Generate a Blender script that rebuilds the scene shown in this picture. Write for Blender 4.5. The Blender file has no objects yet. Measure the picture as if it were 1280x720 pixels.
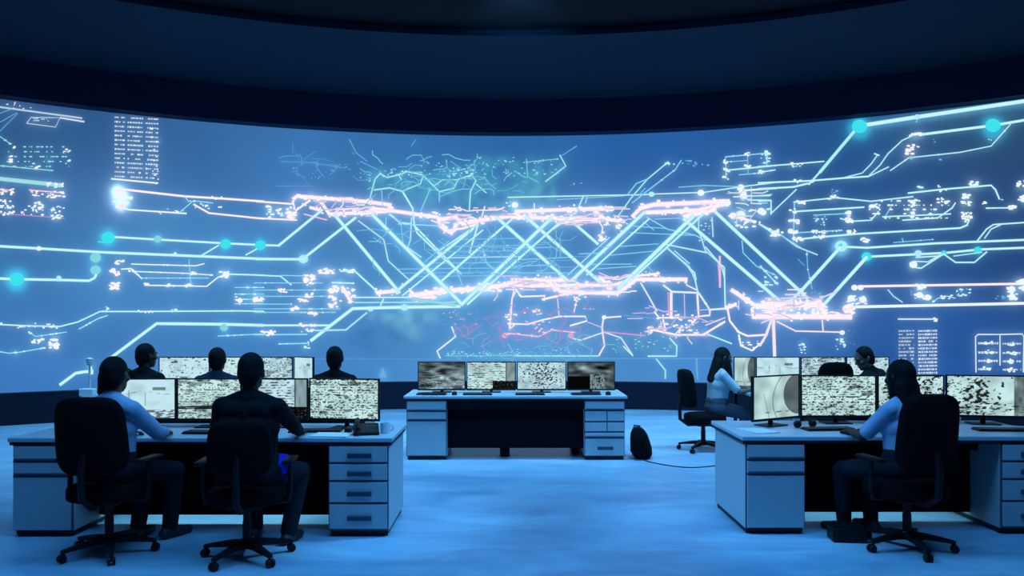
import bpy, bmesh, math, random
import numpy as np
from mathutils import Vector, Matrix, Euler, Quaternion

C = bpy.context.scene.collection
PI = math.pi
F = 960.0            # focal length in pixels of the 1280x720 frame
HC = 1.68            # eye height
HZ = 400.0           # horizon row
def R(d): return math.radians(d)
def srgb(r, g, b):
    def f(c):
        c /= 255.0
        return c/12.92 if c <= 0.04045 else ((c+0.055)/1.055)**2.4
    return (f(r), f(g), f(b))
def px(x, Y): return (x-640)/F*Y            # picture column -> X at depth Y
def pz(y, Y): return HC+(HZ-y)/F*Y          # picture row -> Z at depth Y

# ------------------------------------------------------------------ materials
MATS = {}
def mat(name, col, rough=0.6, spec=0.4, metal=0.0, noise=0.0, nscale=20.0, bump=0.0, bscale=200.0, coat=0.0):
    if name in MATS: return MATS[name]
    m = bpy.data.materials.new(name); m.use_nodes = True
    nt = m.node_tree; N = nt.nodes; L = nt.links
    b = N['Principled BSDF']
    b.inputs['Base Color'].default_value = (*col, 1)
    b.inputs['Roughness'].default_value = rough
    b.inputs['Specular IOR Level'].default_value = spec
    b.inputs['Metallic'].default_value = metal
    b.inputs['Coat Weight'].default_value = coat
    tc = N.new('ShaderNodeTexCoord')
    nz = N.new('ShaderNodeTexNoise'); nz.inputs['Scale'].default_value = nscale; nz.inputs['Detail'].default_value = 3
    L.new(tc.outputs['Object'], nz.inputs['Vector'])
    mr = N.new('ShaderNodeMapRange'); mr.inputs['To Min'].default_value = 1-noise; mr.inputs['To Max'].default_value = 1+noise
    L.new(nz.outputs['Fac'], mr.inputs['Value'])
    hs = N.new('ShaderNodeHueSaturation'); hs.inputs['Color'].default_value = (*col, 1)
    L.new(mr.outputs['Result'], hs.inputs['Value']); L.new(hs.outputs['Color'], b.inputs['Base Color'])
    if bump:
        n2 = N.new('ShaderNodeTexNoise'); n2.inputs['Scale'].default_value = bscale; n2.inputs['Detail'].default_value = 2
        L.new(tc.outputs['Object'], n2.inputs['Vector'])
        bp = N.new('ShaderNodeBump'); bp.inputs['Strength'].default_value = bump; bp.inputs['Distance'].default_value = 0.004
        L.new(n2.outputs['Fac'], bp.inputs['Height']); L.new(bp.outputs['Normal'], b.inputs['Normal'])
    MATS[name] = m
    return m

def emit_attr(name, strength, sampling):
    m = bpy.data.materials.new(name); m.use_nodes = True
    nt = m.node_tree; nt.nodes.clear()
    a = nt.nodes.new('ShaderNodeVertexColor'); a.layer_name = 'Col'
    e = nt.nodes.new('ShaderNodeEmission'); e.inputs['Strength'].default_value = strength
    o = nt.nodes.new('ShaderNodeOutputMaterial')
    nt.links.new(a.outputs['Color'], e.inputs['Color']); nt.links.new(e.outputs[0], o.inputs[0])
    m.cycles.emission_sampling = sampling
    MATS[name] = m
    return m
WALLGLOW = emit_attr('video_wall_picture', 1.0, 'AUTO')
ART = emit_attr('video_wall_lines', 1.0, 'NONE')
MONPIX = emit_attr('monitor_picture', 1.0, 'AUTO')

M_desk = mat('desk_laminate', (.42, .50, .58), .38, .4, noise=.04, nscale=6)
M_ped = mat('drawer_steel', (.42, .48, .54), .45, .4, noise=.05, nscale=5)
M_slot = mat('drawer_slot', (.07, .09, .14), .6)
M_gap = mat('drawer_gap', (.012, .014, .025), .6)
M_panel = mat('modesty_black', (.004, .005, .009), .85, .06, noise=.1)
M_black = mat('black_plastic', (.006, .006, .008), .5, .25, noise=.1)
M_fabric = mat('black_fabric', (.004, .004, .006), .95, .1, noise=.2, nscale=60, bump=.3, bscale=400)
M_metal = mat('dull_metal', (.25, .26, .28), .35, .5, metal=.8)
M_white = mat('white_plastic', (.7, .74, .78), .4, .4)
M_paper = mat('paper', (.7, .74, .78), .8, .2)
M_key = mat('key_caps', (.012, .014, .02), .5, .3)
M_skin = mat('dim_skin', (.16, .09, .07), .6, .3, noise=.1, nscale=30)
M_skin2 = mat('dark_skin', (.05, .03, .025), .6, .3, noise=.1, nscale=30)
M_hair = mat('black_hair', (.005, .005, .006), .8, .2, noise=.3, nscale=80, bump=.6, bscale=120)
M_shirt = mat('light_blue_shirt', (.34, .45, .66), .85, .2, noise=.06, nscale=9, bump=.5, bscale=18)
M_shirt2 = mat('pale_shirt', (.36, .42, .50), .85, .2, noise=.06, nscale=9, bump=.5, bscale=18)
M_dark = mat('black_shirt', (.007, .008, .012), .9, .15, noise=.2, nscale=12, bump=.5, bscale=18)
M_navy = mat('navy_shirt', (.02, .035, .07), .9, .15, noise=.2, nscale=12, bump=.5, bscale=18)
M_trouser = mat('dark_trousers', (.010, .012, .02), .9, .15, noise=.2, nscale=15, bump=.4, bscale=20)
M_jean = mat('grey_denim', (.06, .07, .10), .9, .15, noise=.2, nscale=40)
M_blue = mat('vivid_blue_cloth', (.015, .04, .65), .9, .1, noise=.15, nscale=12)
M_shoe = mat('dark_shoes', (.03, .03, .035), .5, .3)
M_eye = mat('eye_white', (.3, .3, .32), .3, .5)

# ------------------------------------------------------------------ geometry helpers
class MB:
    """collects boxes, tubes, pads ... and links them as ONE mesh object"""
    def __init__(self): self.v = []; self.f = []; self.mi = []
    def add(self, vs, fs, mi=0, M=None):
        o = len(self.v)
        if M is not None: vs = [M @ Vector(p) for p in vs]
        self.v += [tuple(p) for p in vs]
        self.f += [tuple(i+o for i in f) for f in fs]
        self.mi += [mi]*len(fs)
        return self
    def box(self, lo, hi, bev=0.0, mi=0, M=None):
        bm = bmesh.new()
        bmesh.ops.create_cube(bm, size=1)
        for v in bm.verts:
            v.co = Vector([(lo[k]+hi[k])/2+v.co[k]*(hi[k]-lo[k]) for k in range(3)])
        if bev > 0:
            bmesh.ops.bevel(bm, geom=bm.edges[:], offset=bev, segments=2, profile=.5, affect='EDGES')
        bm.verts.index_update()
        self.add([v.co.copy() for v in bm.verts], [[v.index for v in f.verts] for f in bm.faces], mi, M)
        bm.free(); return self
    def tube(self, pts, r, seg=10, mi=0, M=None, cap=True):
        pts = [Vector(p) for p in pts]; n = len(pts)
        rs = r if isinstance(r, (list, tuple)) else [r]*n
        vs = []; fs = []
        up = None
        for i, p in enumerate(pts):
            d = (pts[min(i+1, n-1)]-pts[max(i-1, 0)]).normalized()
            if up is None: up = Vector((0, 0, 1)) if abs(d.z) < .9 else Vector((1, 0, 0))
            a = d.cross(up).normalized(); b = a.cross(d).normalized(); up = b
            for k in range(seg):
                t = 2*PI*k/seg
                vs.append(p+a*math.cos(t)*rs[i]+b*math.sin(t)*rs[i])
        for i in range(n-1):
            for k in range(seg):
                k2 = (k+1) % seg
                fs.append((i*seg+k, i*seg+k2, (i+1)*seg+k2, (i+1)*seg+k))
        if cap:
            fs.append(tuple(range(seg))); fs.append(tuple((n-1)*seg+k for k in reversed(range(seg))))
        return self.add(vs, fs, mi, M)
    def lathe(self, prof, seg=20, mi=0, M=None):
        vs = []; fs = []; n = len(prof)
        for r, z in prof:
            for k in range(seg):
                t = 2*PI*k/seg; vs.append((r*math.cos(t), r*math.sin(t), z))
        for i in range(n-1):
            for k in range(seg):
                k2 = (k+1) % seg
                fs.append((i*seg+k, i*seg+k2, (i+1)*seg+k2, (i+1)*seg+k))
        fs.append(tuple(reversed(range(seg)))); fs.append(tuple((n-1)*seg+k for k in range(seg)))
        return self.add(vs, fs, mi, M)
    def pad(self, w, h, t, e=4.0, puff=.35, curve=0.0, taper=0.0, mi=0, M=None, seg=40):
        """cushion lying in XZ (thickness along Y): superellipse outline, puffed faces"""
        rings = [(1.0, .30), (1.0, -.30), (.985, -.5), (.93, -.62), (.8, -.75), (.5, -.9), (.2, -1)]
        front = [(s, -k) for s, k in reversed(rings[2:])]
        prof = front+[(1.0, .5*.6), (1.0, -.5*.6)]+rings[2:]
        vs = []; fs = []
        for s, k in prof:
            kk = k if abs(k) <= .5 else math.copysign(.5+(abs(k)-.5)*puff*2, k)
            for i in range(seg):
                a = 2*PI*i/seg; c = math.cos(a); q = math.sin(a)
                x = math.copysign(abs(c)**(2/e), c)*w/2*s
                z = math.copysign(abs(q)**(2/e), q)*h/2*s
                x *= 1-taper*(z/h+.5)
                vs.append((x, kk*t+curve*x*x, z))
        n = len(prof)
        for i in range(n-1):
            for k in range(seg):
                k2 = (k+1) % seg
                fs.append((i*seg+k, (i+1)*seg+k, (i+1)*seg+k2, i*seg+k2))
        fs.append(tuple(range(seg))); fs.append(tuple((n-1)*seg+k for k in reversed(range(seg))))
        return self.add(vs, fs, mi, M)
    def build(self, name, mats, parent=None, smooth=False, loc=None):
        me = bpy.data.meshes.new(name)
        me.from_pydata(self.v, [], self.f)
        if not isinstance(mats, (list, tuple)): mats = [mats]
        for m in mats: me.materials.append(m)
        me.polygons.foreach_set('material_index', self.mi)
        bm = bmesh.new(); bm.from_mesh(me); bmesh.ops.recalc_face_normals(bm, faces=bm.faces); bm.to_mesh(me); bm.free()
        if smooth:
            me.polygons.foreach_set('use_smooth', [True]*len(me.polygons))
            try: me.set_sharp_from_angle(angle=R(38))
            except Exception: pass
        o = bpy.data.objects.new(name, me); C.objects.link(o)
        if parent: o.parent = parent
        if loc: o.location = loc
        return o

def tag(o, label, cat, group=None):
    o['label'] = label; o['category'] = cat
    if group: o['group'] = group
    return o
def thing(name, label, cat, loc, rz=0.0, group=None):
    o = bpy.data.objects.new(name, None); C.objects.link(o)
    o.empty_display_size = .1
    o.location = loc; o.rotation_euler = (0, 0, rz)
    return tag(o, label, cat, group)
def struct(o): o['kind'] = 'structure'; return o
def RX(a): return Matrix.Rotation(a, 4, 'X')
def RY(a): return Matrix.Rotation(a, 4, 'Y')
def RZ(a): return Matrix.Rotation(a, 4, 'Z')
def T(x, y, z): return Matrix.Translation((x, y, z))

# ------------------------------------------------------------------ the round room
RW = 14.95           # wall radius, the middle of the room is the origin
def ring_wall(mb, r, z0, z1, a0, a1, n, mi=0, flip=False):
    vs = []; fs = []
    for i in range(n+1):
        a = a0+(a1-a0)*i/n
        vs += [(r*math.sin(a), r*math.cos(a), z0), (r*math.sin(a), r*math.cos(a), z1)]
    for i in range(n):
        f = (2*i, 2*i+1, 2*i+3, 2*i+2); fs.append(f[::-1] if flip else f)
    mb.add(vs, fs, mi)
def ring_flat(mb, r0, r1, z, a0, a1, n, mi=0):
    vs = []; fs = []
    for i in range(n+1):
        a = a0+(a1-a0)*i/n
        vs += [(r0*math.sin(a), r0*math.cos(a), z), (r1*math.sin(a), r1*math.cos(a), z)]
    for i in range(n): fs.append((2*i, 2*i+1, 2*i+3, 2*i+2))
    mb.add(vs, fs, mi)
def ring_solid(r0, r1, z0, z1, a0, a1, n):
    mb = MB(); vs = []; fs = []
    for i in range(n+1):
        a = a0+(a1-a0)*i/n; s = math.sin(a); c = math.cos(a)
        vs += [(r0*s, r0*c, z0), (r1*s, r1*c, z0), (r1*s, r1*c, z1), (r0*s, r0*c, z1)]
    for i in range(n):
        for k in range(4):
            k2 = (k+1) % 4
            fs.append((4*i+k, 4*i+k2, 4*i+4+k2, 4*i+4+k))
    if abs(a1-a0) < 2*PI-1e-3:
        fs += [(0, 1, 2, 3), (4*n+3, 4*n+2, 4*n+1, 4*n)]
    else:
        pass
    mb.add(vs, fs); return mb

# floor: pale polished screed with soft cloudy streaks
fm = bpy.data.materials.new('polished_floor'); fm.use_nodes = True
N = fm.node_tree.nodes; L = fm.node_tree.links; b = N['Principled BSDF']
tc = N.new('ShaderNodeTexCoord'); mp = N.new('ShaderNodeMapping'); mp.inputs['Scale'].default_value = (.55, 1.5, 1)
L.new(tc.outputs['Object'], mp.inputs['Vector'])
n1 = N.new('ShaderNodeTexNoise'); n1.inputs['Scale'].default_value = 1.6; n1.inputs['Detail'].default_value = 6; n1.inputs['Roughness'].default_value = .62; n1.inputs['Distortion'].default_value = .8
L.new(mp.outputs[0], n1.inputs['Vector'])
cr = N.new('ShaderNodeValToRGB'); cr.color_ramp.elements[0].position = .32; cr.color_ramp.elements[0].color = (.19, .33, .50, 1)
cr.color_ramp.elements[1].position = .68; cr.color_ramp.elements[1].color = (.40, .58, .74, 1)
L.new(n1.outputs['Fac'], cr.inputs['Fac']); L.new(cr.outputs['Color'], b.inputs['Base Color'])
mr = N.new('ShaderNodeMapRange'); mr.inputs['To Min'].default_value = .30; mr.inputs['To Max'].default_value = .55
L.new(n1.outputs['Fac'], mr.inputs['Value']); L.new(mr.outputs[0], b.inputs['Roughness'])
b.inputs['Specular IOR Level'].default_value = .5
fl = MB(); vs = [(16*math.sin(2*PI*i/96), 16*math.cos(2*PI*i/96), 0) for i in range(96)]
fl.add(vs, [tuple(range(96))]); struct(fl.build('floor', fm))

M_skirt = mat('dark_wall', srgb(6, 16, 36), .7, .2, noise=.06, nscale=1.5)
M_wall = mat('room_wall', srgb(16, 26, 52), .8, .2, noise=.06, nscale=1.5)
M_fascia = mat('fascia_navy', srgb(15, 36, 66), .75, .2, noise=.08, nscale=1.2)
M_ceil = mat('ceiling_ring', srgb(5, 44, 62), .8, .15, noise=.08, nscale=1.0)
M_ceil2 = mat('ceiling_disc', srgb(26, 27, 34), .85, .1, noise=.08, nscale=1.0)
wb = MB(); ring_wall(wb, RW, 0, 6.6, 0, 2*PI, 160, flip=True); struct(wb.build('wall_back', M_wall, smooth=True))
struct(ring_solid(14.62, RW-.02, 0, .505, R(-78), R(78), 120).build('baseboard_back', M_skirt, smooth=True))
struct(ring_solid(14.55, RW-.02, 5.235, 5.86, R(-179.9), R(179.9), 200).build('trim_1', M_fascia, smooth=True))
# ceiling: flat ring then a raised round middle
struct(ring_solid(11.3, RW, 5.86, 5.95, R(-179.99), R(179.99), 160).build('ceiling_1', M_ceil, smooth=True))
cl = MB(); ring_wall(cl, 11.3, 5.95, 5.99, 0, 2*PI, 160)
cl.add([(11.3*math.sin(2*PI*i/96), 11.3*math.cos(2*PI*i/96), 5.99) for i in range(96)], [tuple(range(96))])
struct(cl.build('ceiling_2', M_ceil2, smooth=True))
# ------------------------------------------------------------------ the curved video wall and the picture it shows
def blur(a, s):
    r = int(3*s)+1; k = np.exp(-np.arange(-r, r+1)**2/(2*s*s)); k /= k.sum()
    a = np.apply_along_axis(lambda m: np.convolve(m, k, 'same'), 0, a)
    return np.apply_along_axis(lambda m: np.convolve(m, k, 'same'), 1, a)
RS = 14.84
class Art:
    """flat picture on the curved screen: every stroke is a strip of the cylinder"""
    def __init__(self):
        self.v = []; self.f = []; self.c = []; self.k = 0; self.o = (0, 0); self.s = 1/3.6
        self.ras = np.zeros((200, 660, 3), np.float32)     # soft halo, half picture pixels from (-20, 90)
        self.rnd = random.Random(5)
    def crop(self, x, y): self.o = (x, y); return self
    def P(self, p): return (self.o[0]+p[0]*self.s, self.o[1]+p[1]*self.s)
    def w3(self, p):
        a = math.atan((p[0]-640)/F); r = RS-.002-self.k*.00012
        return (r*math.sin(a), r*math.cos(a), HC+(HZ-p[1])/F*RS*math.cos(a))
    def halo(self, p, w, col, g):
        x = (p[0]+20)/2; y = (p[1]-90)/2; rad = max(1, int(round(w/3)))
        xi, yi = int(x), int(y)
        if 0 <= xi < 660 and 0 <= yi < 200:
            self.ras[max(0, yi-rad+1):yi+rad, max(0, xi-rad+1):xi+rad] = np.maximum(self.ras[max(0, yi-rad+1):yi+rad, max(0, xi-rad+1):xi+rad], np.array(col)*g)
    def strip(self, pts, w, col, g=1.0):
        # subdivide
        q = [pts[0]]
        for a, b_ in zip(pts, pts[1:]):
            d = math.hypot(b_[0]-a[0], b_[1]-a[1]); n = max(1, int(d/12))
            for i in range(1, n+1): q.append((a[0]+(b_[0]-a[0])*i/n, a[1]+(b_[1]-a[1])*i/n))
        for a, b_ in zip(q, q[1:]):
            n = 5
            for i in range(n): self.halo((a[0]+(b_[0]-a[0])*i/n, a[1]+(b_[1]-a[1])*i/n), w, col, g)
        n = len(q); base = len(self.v)
        for i, p in enumerate(q):
            a = q[max(i-1, 0)]; c = q[min(i+1, n-1)]
            dx, dy = c[0]-a[0], c[1]-a[1]; l = math.hypot(dx, dy) or 1
            nx, ny = -dy/l*w/2, dx/l*w/2
            self.v += [self.w3((p[0]+nx, p[1]+ny)), self.w3((p[0]-nx, p[1]-ny))]
            self.c += [col, col]
        for i in range(n-1): self.f.append((base+2*i, base+2*i+1, base+2*i+3, base+2*i+2))
        self.k += 1
    def L(self, s, w=2.0, col='c', g=1.0, jit=0, beads=0, dim=1.0):
        pts = [self.P(tuple(float(t) for t in q.split(','))) for q in s.split()]
        cc = fade(COLS[col], dim)
        w *= (1.2 if w > 3 else 1.0) if col == 'p' else .82 if w > 2.6 else .88
        self.strip(pts, w, tuple(x*e for x, e in zip(cc, EDGEC.get(col, (1, 1, 1)))), g)
        if w > 1.5: self.strip(pts, w*.68, fade(CORE.get(col, COLS[col]), dim), g)
        cc = fade(CORE.get(col, COLS[col]), dim)
        for a, b_ in zip(pts, pts[1:]):
            d = math.hypot(b_[0]-a[0], b_[1]-a[1])
            for i in range(int(d*jit*1.7)):
                t = self.rnd.random(); h = self.rnd.uniform(.4, 1.0)*w*.6
                self.blob((a[0]+(b_[0]-a[0])*t+self.rnd.gauss(0, .8), a[1]+(b_[1]-a[1])*t+self.rnd.gauss(0, w*.42)), h*self.rnd.uniform(1, 2.2), h, cc, g)
            for i in range(int(d*beads)):
                t = self.rnd.random(); h = self.rnd.uniform(1.4, 2.5)
                self.blob((a[0]+(b_[0]-a[0])*t, a[1]+(b_[1]-a[1])*t), h*self.rnd.uniform(1, 2), h, cc, g)
    def blob(self, p, w, h, col, g=1.0):
        base = len(self.v); n = 8
        for i in range(n):
            t = 2*PI*i/n; self.v.append(self.w3((p[0]+math.cos(t)*w/2, p[1]+math.sin(t)*h/2))); self.c.append(col)
        self.f.append(tuple(base+i for i in range(n))); self.halo(p, max(w, h), col, g); self.k += .3
    def D(self, x, y, r, col='d', g=1.2):
        p = self.P((x, y)); base = len(self.v); n = 20; self.k += 1
        for i in range(n):
            t = 2*PI*i/n; self.v.append(self.w3((p[0]+math.cos(t)*r*.92, p[1]+math.sin(t)*r*.8))); self.c.append(COLS[col])
        self.f.append(tuple(base+i for i in range(n)))
        for i in range(-2, 3):
            for j in range(-2, 3): i*i+j*j > 4 or self.halo((p[0]+i*r/3, p[1]+j*r/3), r, COLS[col], g)
    def B(self, x0, y0, x1, y1, n, size=2.6, col='w', g=.8, dim=1.0, rows=0):
        cc = fade(CORE.get(col, COLS[col]), dim)
        for i in range(n):
            x = self.rnd.uniform(x0, x1); y = self.rnd.uniform(y0, y1)
            if rows: y = y0+(y1-y0)*(self.rnd.randrange(rows)+.5)/rows
            h = size*.72*self.rnd.uniform(.55, 1.25)
            self.blob(self.P((x, y)), h*self.rnd.uniform(1, 2.4), h, cc, g)
    def text(self, x0, x1, y, slope=0.0, h=1.7, col='w', g=.5, dim=1.0, fill=.75):
        cc = tuple(t*dim for t in COLS[col]); x = x0
        while x < x1:
            l = self.rnd.uniform(4, 13)
            if self.rnd.random() < fill:
                xe = min(x+l, x1)
                a = self.P((x, y+(x-x0)*slope)); e = self.P((xe, y+(xe-x0)*slope))
                sc_ = self.rnd.uniform(.65, 1); self.strip([a, e], h*self.rnd.uniform(.7, 1.2), fade(cc, sc_), g)
            x += l+self.rnd.uniform(1, 4)
BLUE = srgb(66, 126, 190)
def fade(c, d): return tuple(min(1.0, x*d+b_*(1-d)) if d < 1 else min(1.0, x*d) for x, b_ in zip(c, BLUE))
COLS = {'c': srgb(176, 238, 252), 'w': srgb(238, 248, 255), 'p': srgb(252, 226, 242), 'd': srgb(62, 226, 236),
        'k': srgb(232, 168, 206), 't': srgb(132, 214, 226), 'f': srgb(110, 178, 220), 'g': srgb(160, 222, 226), 'r': srgb(236, 150, 160)}
CORE = {'c': srgb(205, 247, 253), 'p': srgb(255, 244, 250), 'k': srgb(245, 205, 228), 't': srgb(170, 232, 238)}
EDGEC = {'c': (.72, .92, 1), 'p': (.98, .87, .97), 'k': (.95, .85, 1)}
A = Art()
# upper left
A.crop(0, 100)
A.L('-40,116 0,122 370,172', 2.4, 'w', dim=.55); A.L('120,195 140,168 270,170 250,212 120,195', 1.2, 'w', dim=.6); A.L('270,170 380,188', 2.4, 'w', dim=.7)
A.L('0,150 60,128', 1, 'f'); A.L('0,190 75,148', 1, 'f'); A.L('-20,250 80,150', 1, 'f'); A.L('-20,240 50,290', 1.4, 't', beads=.1)
A.B(30, 92, 140, 130, 14, 2, 'w', dim=.75); A.B(150, 172, 260, 186, 12, 1.7, 'w', dim=.7)
A.B(30, 290, 320, 400, 60, 2.4, 'g', rows=5); A.B(45, 300, 70, 370, 8, 4, 'w'); A.B(150, 370, 180, 400, 5, 4, 'w'); A.B(285, 310, 315, 385, 8, 3, 'w')
A.L('-20,384 0,386 240,408', 1.3, 'g', beads=.15)
A.L('-20,440 0,445 285,475', 6, 'g'); A.B(210, 462, 285, 484, 22, 3, 'w')
A.L('130,495 280,508', 2, 'k'); A.L('-10,490 60,500', 2, 'k'); A.B(0, 490, 60, 520, 18, 3, 'p'); A.B(130, 500, 290, 530, 30, 3, 'p')
A.L('-10,600 290,622', 1.2, 'k', dim=.7); A.B(0, 540, 62, 610, 22, 3.4, 'w'); A.B(130, 550, 195, 610, 22, 3.4, 'w'); A.B(228, 568, 292, 628, 24, 3.6, 'w'); A.B(95, 570, 115, 610, 4, 2.6, 'p')
for i in range(14):
    y = 168+i*20.5
    for c0, c1 in ((516, 562), (574, 644), (655, 712)): A.text(c0, c1, y+(c0-516)*.05, .05, 2.0, 'w', fill=.86, dim=.85)
A.L('500,446 712,466', 2.2, 'w'); A.B(680, 180, 712, 470, 14, 2.5, 'w')
A.D(532, 502, 6.5, 'w', 5); A.D(546, 568, 5, 'p', 4); A.D(590, 532, 2.5, 'w', 2); A.B(505, 490, 575, 585, 18, 5, 'w', 2.5)
A.L('520,490 830,525 1000,535 1188,548', 2.8, 'p'); A.L('520,570 580,585 840,602', 2.2, 'w'); A.L('805,600 870,545 960,555', 1.4, 'c'); A.L('870,560 940,600 1188,626', 2.3, 'p')
A.L('830,525 850,550', 1.3, 'c'); A.B(820, 520, 1005, 580, 16, 2.6, 'w'); A.B(690, 580, 850, 604, 8, 2.4, 'w')
# lower left
A.crop(0, 290)
A.L('0,50 -30,48', 1, 'f')
A.L('487,22 710,35 1015,52 1188,60 1255,62 1352,-20', 3.4, 'c'); A.D(487, 27, 9); A.L('440,44 480,50', 2, 'd'); A.D(710, 33, 5.5, 't'); A.D(1015, 55, 7.5); A.D(1172, 60, 6)
A.L('-40,63 0,65 175,75 460,92 850,108 1188,122 1364,124', 4.2, 'c'); A.D(175, 75, 3.5, 'w'); A.B(755, 95, 790, 105, 4, 3, 'c')
A.L('905,108 985,60', 2.2, 'c'); A.L('1105,105 1160,75', 2.2, 'c')
A.D(430, 116, 7.5, 't'); A.D(430, 172, 7.2, 't')
A.L('-40,208 75,213 260,216 400,220 425,208 434,190', 4.2, 'c'); A.D(75, 213, 10.5); A.D(265, 207, 3.5, 'c')
A.B(515, 130, 555, 150, 10, 3.6, 'w'); A.B(500, 165, 540, 195, 12, 4, 'p'); A.B(492, 222, 538, 262, 14, 4.4, 'p')
A.L('590,145 880,153 920,143', 1.6, 'w', beads=.06); A.L('545,168 590,165 640,212', 1.8, 'w', beads=.2); A.L('600,178 870,188 960,195', 1.5, 'w', beads=.1); A.L('640,208 940,208', 1.1, 'c', beads=.05)
A.L('650,240 930,245 980,205 1020,190', 1.8, 'w'); A.L('850,125 860,245', .9, 'c'); A.L('1018,190 1188,195', 2.3, 'c'); A.D(1018, 192, 4.6, 'w'); A.B(990, 178, 1040, 208, 10, 3, 'w')
for bx, by in ((655, 237), (770, 241), (850, 241), (865, 187), (600, 180)): A.B(bx-18, by-6, bx+18, by+6, 6, 3.4, 'w')
A.L('-30,415 120,422 270,425 350,405 450,358 600,358 1080,355 1188,357', 2.1, 'c', beads=.03); A.L('355,437 440,390 485,375', 1.7, 'c', beads=.08)
A.B(0, 408, 260, 432, 18, 2.6, 'w'); A.L('130,450 160,470 300,450', 1.2, 'c', beads=.2); A.B(148, 482, 192, 500, 9, 4, 'w'); A.B(218, 484, 260, 522, 16, 4.4, 'w'); A.L('-30,533 40,545 90,540 205,520', 1.4, 'c', beads=.14)
A.B(460, 335, 490, 365, 5, 2.6, 'c'); A.B(600, 352, 690, 364, 8, 3, 'w'); A.B(770, 348, 810, 362, 6, 3, 'c')
A.L('490,572 705,412 1000,415 1188,420', 4.8, 'c'); A.D(1008, 430, 5.5, 't'); A.L('268,688 340,635 380,628 420,626', 4.8, 'c'); A.L('400,580 412,640', 6, 'c')
A.L('980,468 1188,458', 1.4, 'c', beads=.06)
for y in (250, 280, 303, 323): A.L('1055,%d 1190,%d' % (y, y), 1.1, 'c', beads=.16)
A.B(1058, 292, 1086, 318, 6, 4, 'p'); A.B(1140, 296, 1180, 314, 8, 3.6, 'p')
# middle, upper left half
A.crop(320, 150)
A.L('0,368 165,380', 2.4, 'p'); A.L('0,443 185,452', 2.2, 'p'); A.B(48, 385, 75, 440, 10, 4, 'w', 1.2); A.B(95, 392, 118, 440, 8, 4, 'w', 1.2); A.B(135, 395, 190, 445, 18, 4.4, 'p', 1.3)
A.L('165,360 185,345 500,370 610,385', 4.2, 'p', 1.4, jit=.22); A.L('165,365 178,410 245,362', 3, 'p', jit=.1); A.L('290,368 332,428', 3.6, 'p', jit=.2); A.L('330,425 520,418 610,410 820,440', 4, 'p', 1.4, jit=.25); A.L('610,388 600,408 530,400 470,430', 3.6, 'p', jit=.3)
A.L('215,425 320,452', 2, 'k'); A.L('240,395 300,410', 3.4, 'p', jit=.2)
A.L('100,568 300,405', 4.2, 'c'); A.D(20, 565, 7.5); A.L('210,627 450,440', 4.2, 'c'); A.D(213, 627, 6.5, 'c'); A.L('0,627 215,627', 3.8, 'c')
A.L('600,425 650,465 700,470', 3, 'c')
A.L('660,325 705,400 712,470 725,510 840,620 925,695', 2.8, 'c'); A.L('460,455 575,540 595,635 690,722', 2, 'c', dim=.85); A.L('585,440 585,510', 1.5, 'c', dim=.8); A.L('650,450 662,560', 1.4, 'c', dim=.7); A.L('700,440 695,540 683,575 745,620', 2, 'c', dim=.85)
A.L('510,365 535,270 562,240', 2.2, 't'); A.L('530,318 600,308 665,325', 2.5, 't'); A.L('560,245 590,262 640,250 680,235 750,250 800,300 825,325 890,310 910,270 970,250 990,275 965,325 960,410', 2.3, 't', beads=.04); A.L('665,320 740,290 752,255', 2, 't'); A.L('785,310 740,415', 1.6, 't'); A.L('640,245 655,272', 1.8, 't'); A.L('800,300 840,272 905,272', 1.8, 't'); A.L('825,325 825,372', 1.6, 't'); A.L('990,290 1038,332', 1.8, 't'); A.L('470,190 545,225', 1.2, 'f'); A.L('420,90 450,150 500,190', 1.1, 'f'); A.L('565,320 570,390', 1.2, 't'); A.L('700,120 720,90', 1, 'f', dim=.8)
A.B(470, 240, 520, 280, 12, 2, 't', .5); A.B(540, 225, 700, 262, 20, 2, 't', .5); A.B(860, 220, 980, 262, 26, 2.6, 't', .5); A.B(960, 170, 1188, 265, 40, 2, 't', .4, dim=.8); A.B(720, 190, 860, 250, 16, 2, 't', .4, dim=.8)
A.B(150, 200, 440, 270, 34, 2, 'f', .3, dim=.8); A.L('110,190 260,196 400,220', 1, 'f', dim=.6); A.L('90,300 260,300', .9, 'f', dim=.5)
A.L('820,440 832,480 880,512 905,468', 5, 'p', 1.3, jit=.35); A.L('830,450 900,440 930,470 1000,455 1188,428', 4.8, 'p', 1.4, jit=.3); A.L('860,500 930,490 1000,470', 3, 'p', jit=.2); A.L('640,470 820,478', 1.6, 'c'); A.L('1000,470 960,602', 2.5, 'c'); A.L('1030,390 1015,440', 1.6, 'p'); A.D(1165, 385, 4.6, 'w'); A.B(1125, 370, 1145, 400, 3, 2.4, 'w')
A.L('825,590 1000,470', 2, 'c'); A.L('740,690 900,560', 1.4, 'c', dim=.8); A.L('760,640 870,545', 1.4, 'c', dim=.7)
for y, x0, w_ in ((540, 900, .9), (572, 850, 1), (595, 800, 1), (622, 840, 2), (646, 780, 1), (672, 640, 1.1), (690, 660, .9), (706, 700, .9)): A.L('%d,%d 1190,%d' % (x0, y, y-6), w_, 'c', .5, dim=.72)
A.L('1020,580 1040,650 1130,720', 1.6, 'c', dim=.8, beads=.05); A.L('1080,520 1060,600', 1.1, 'c', dim=.6); A.B(1010, 540, 1188, 600, 16, 1.8, 'c', .4, dim=.7)
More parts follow.
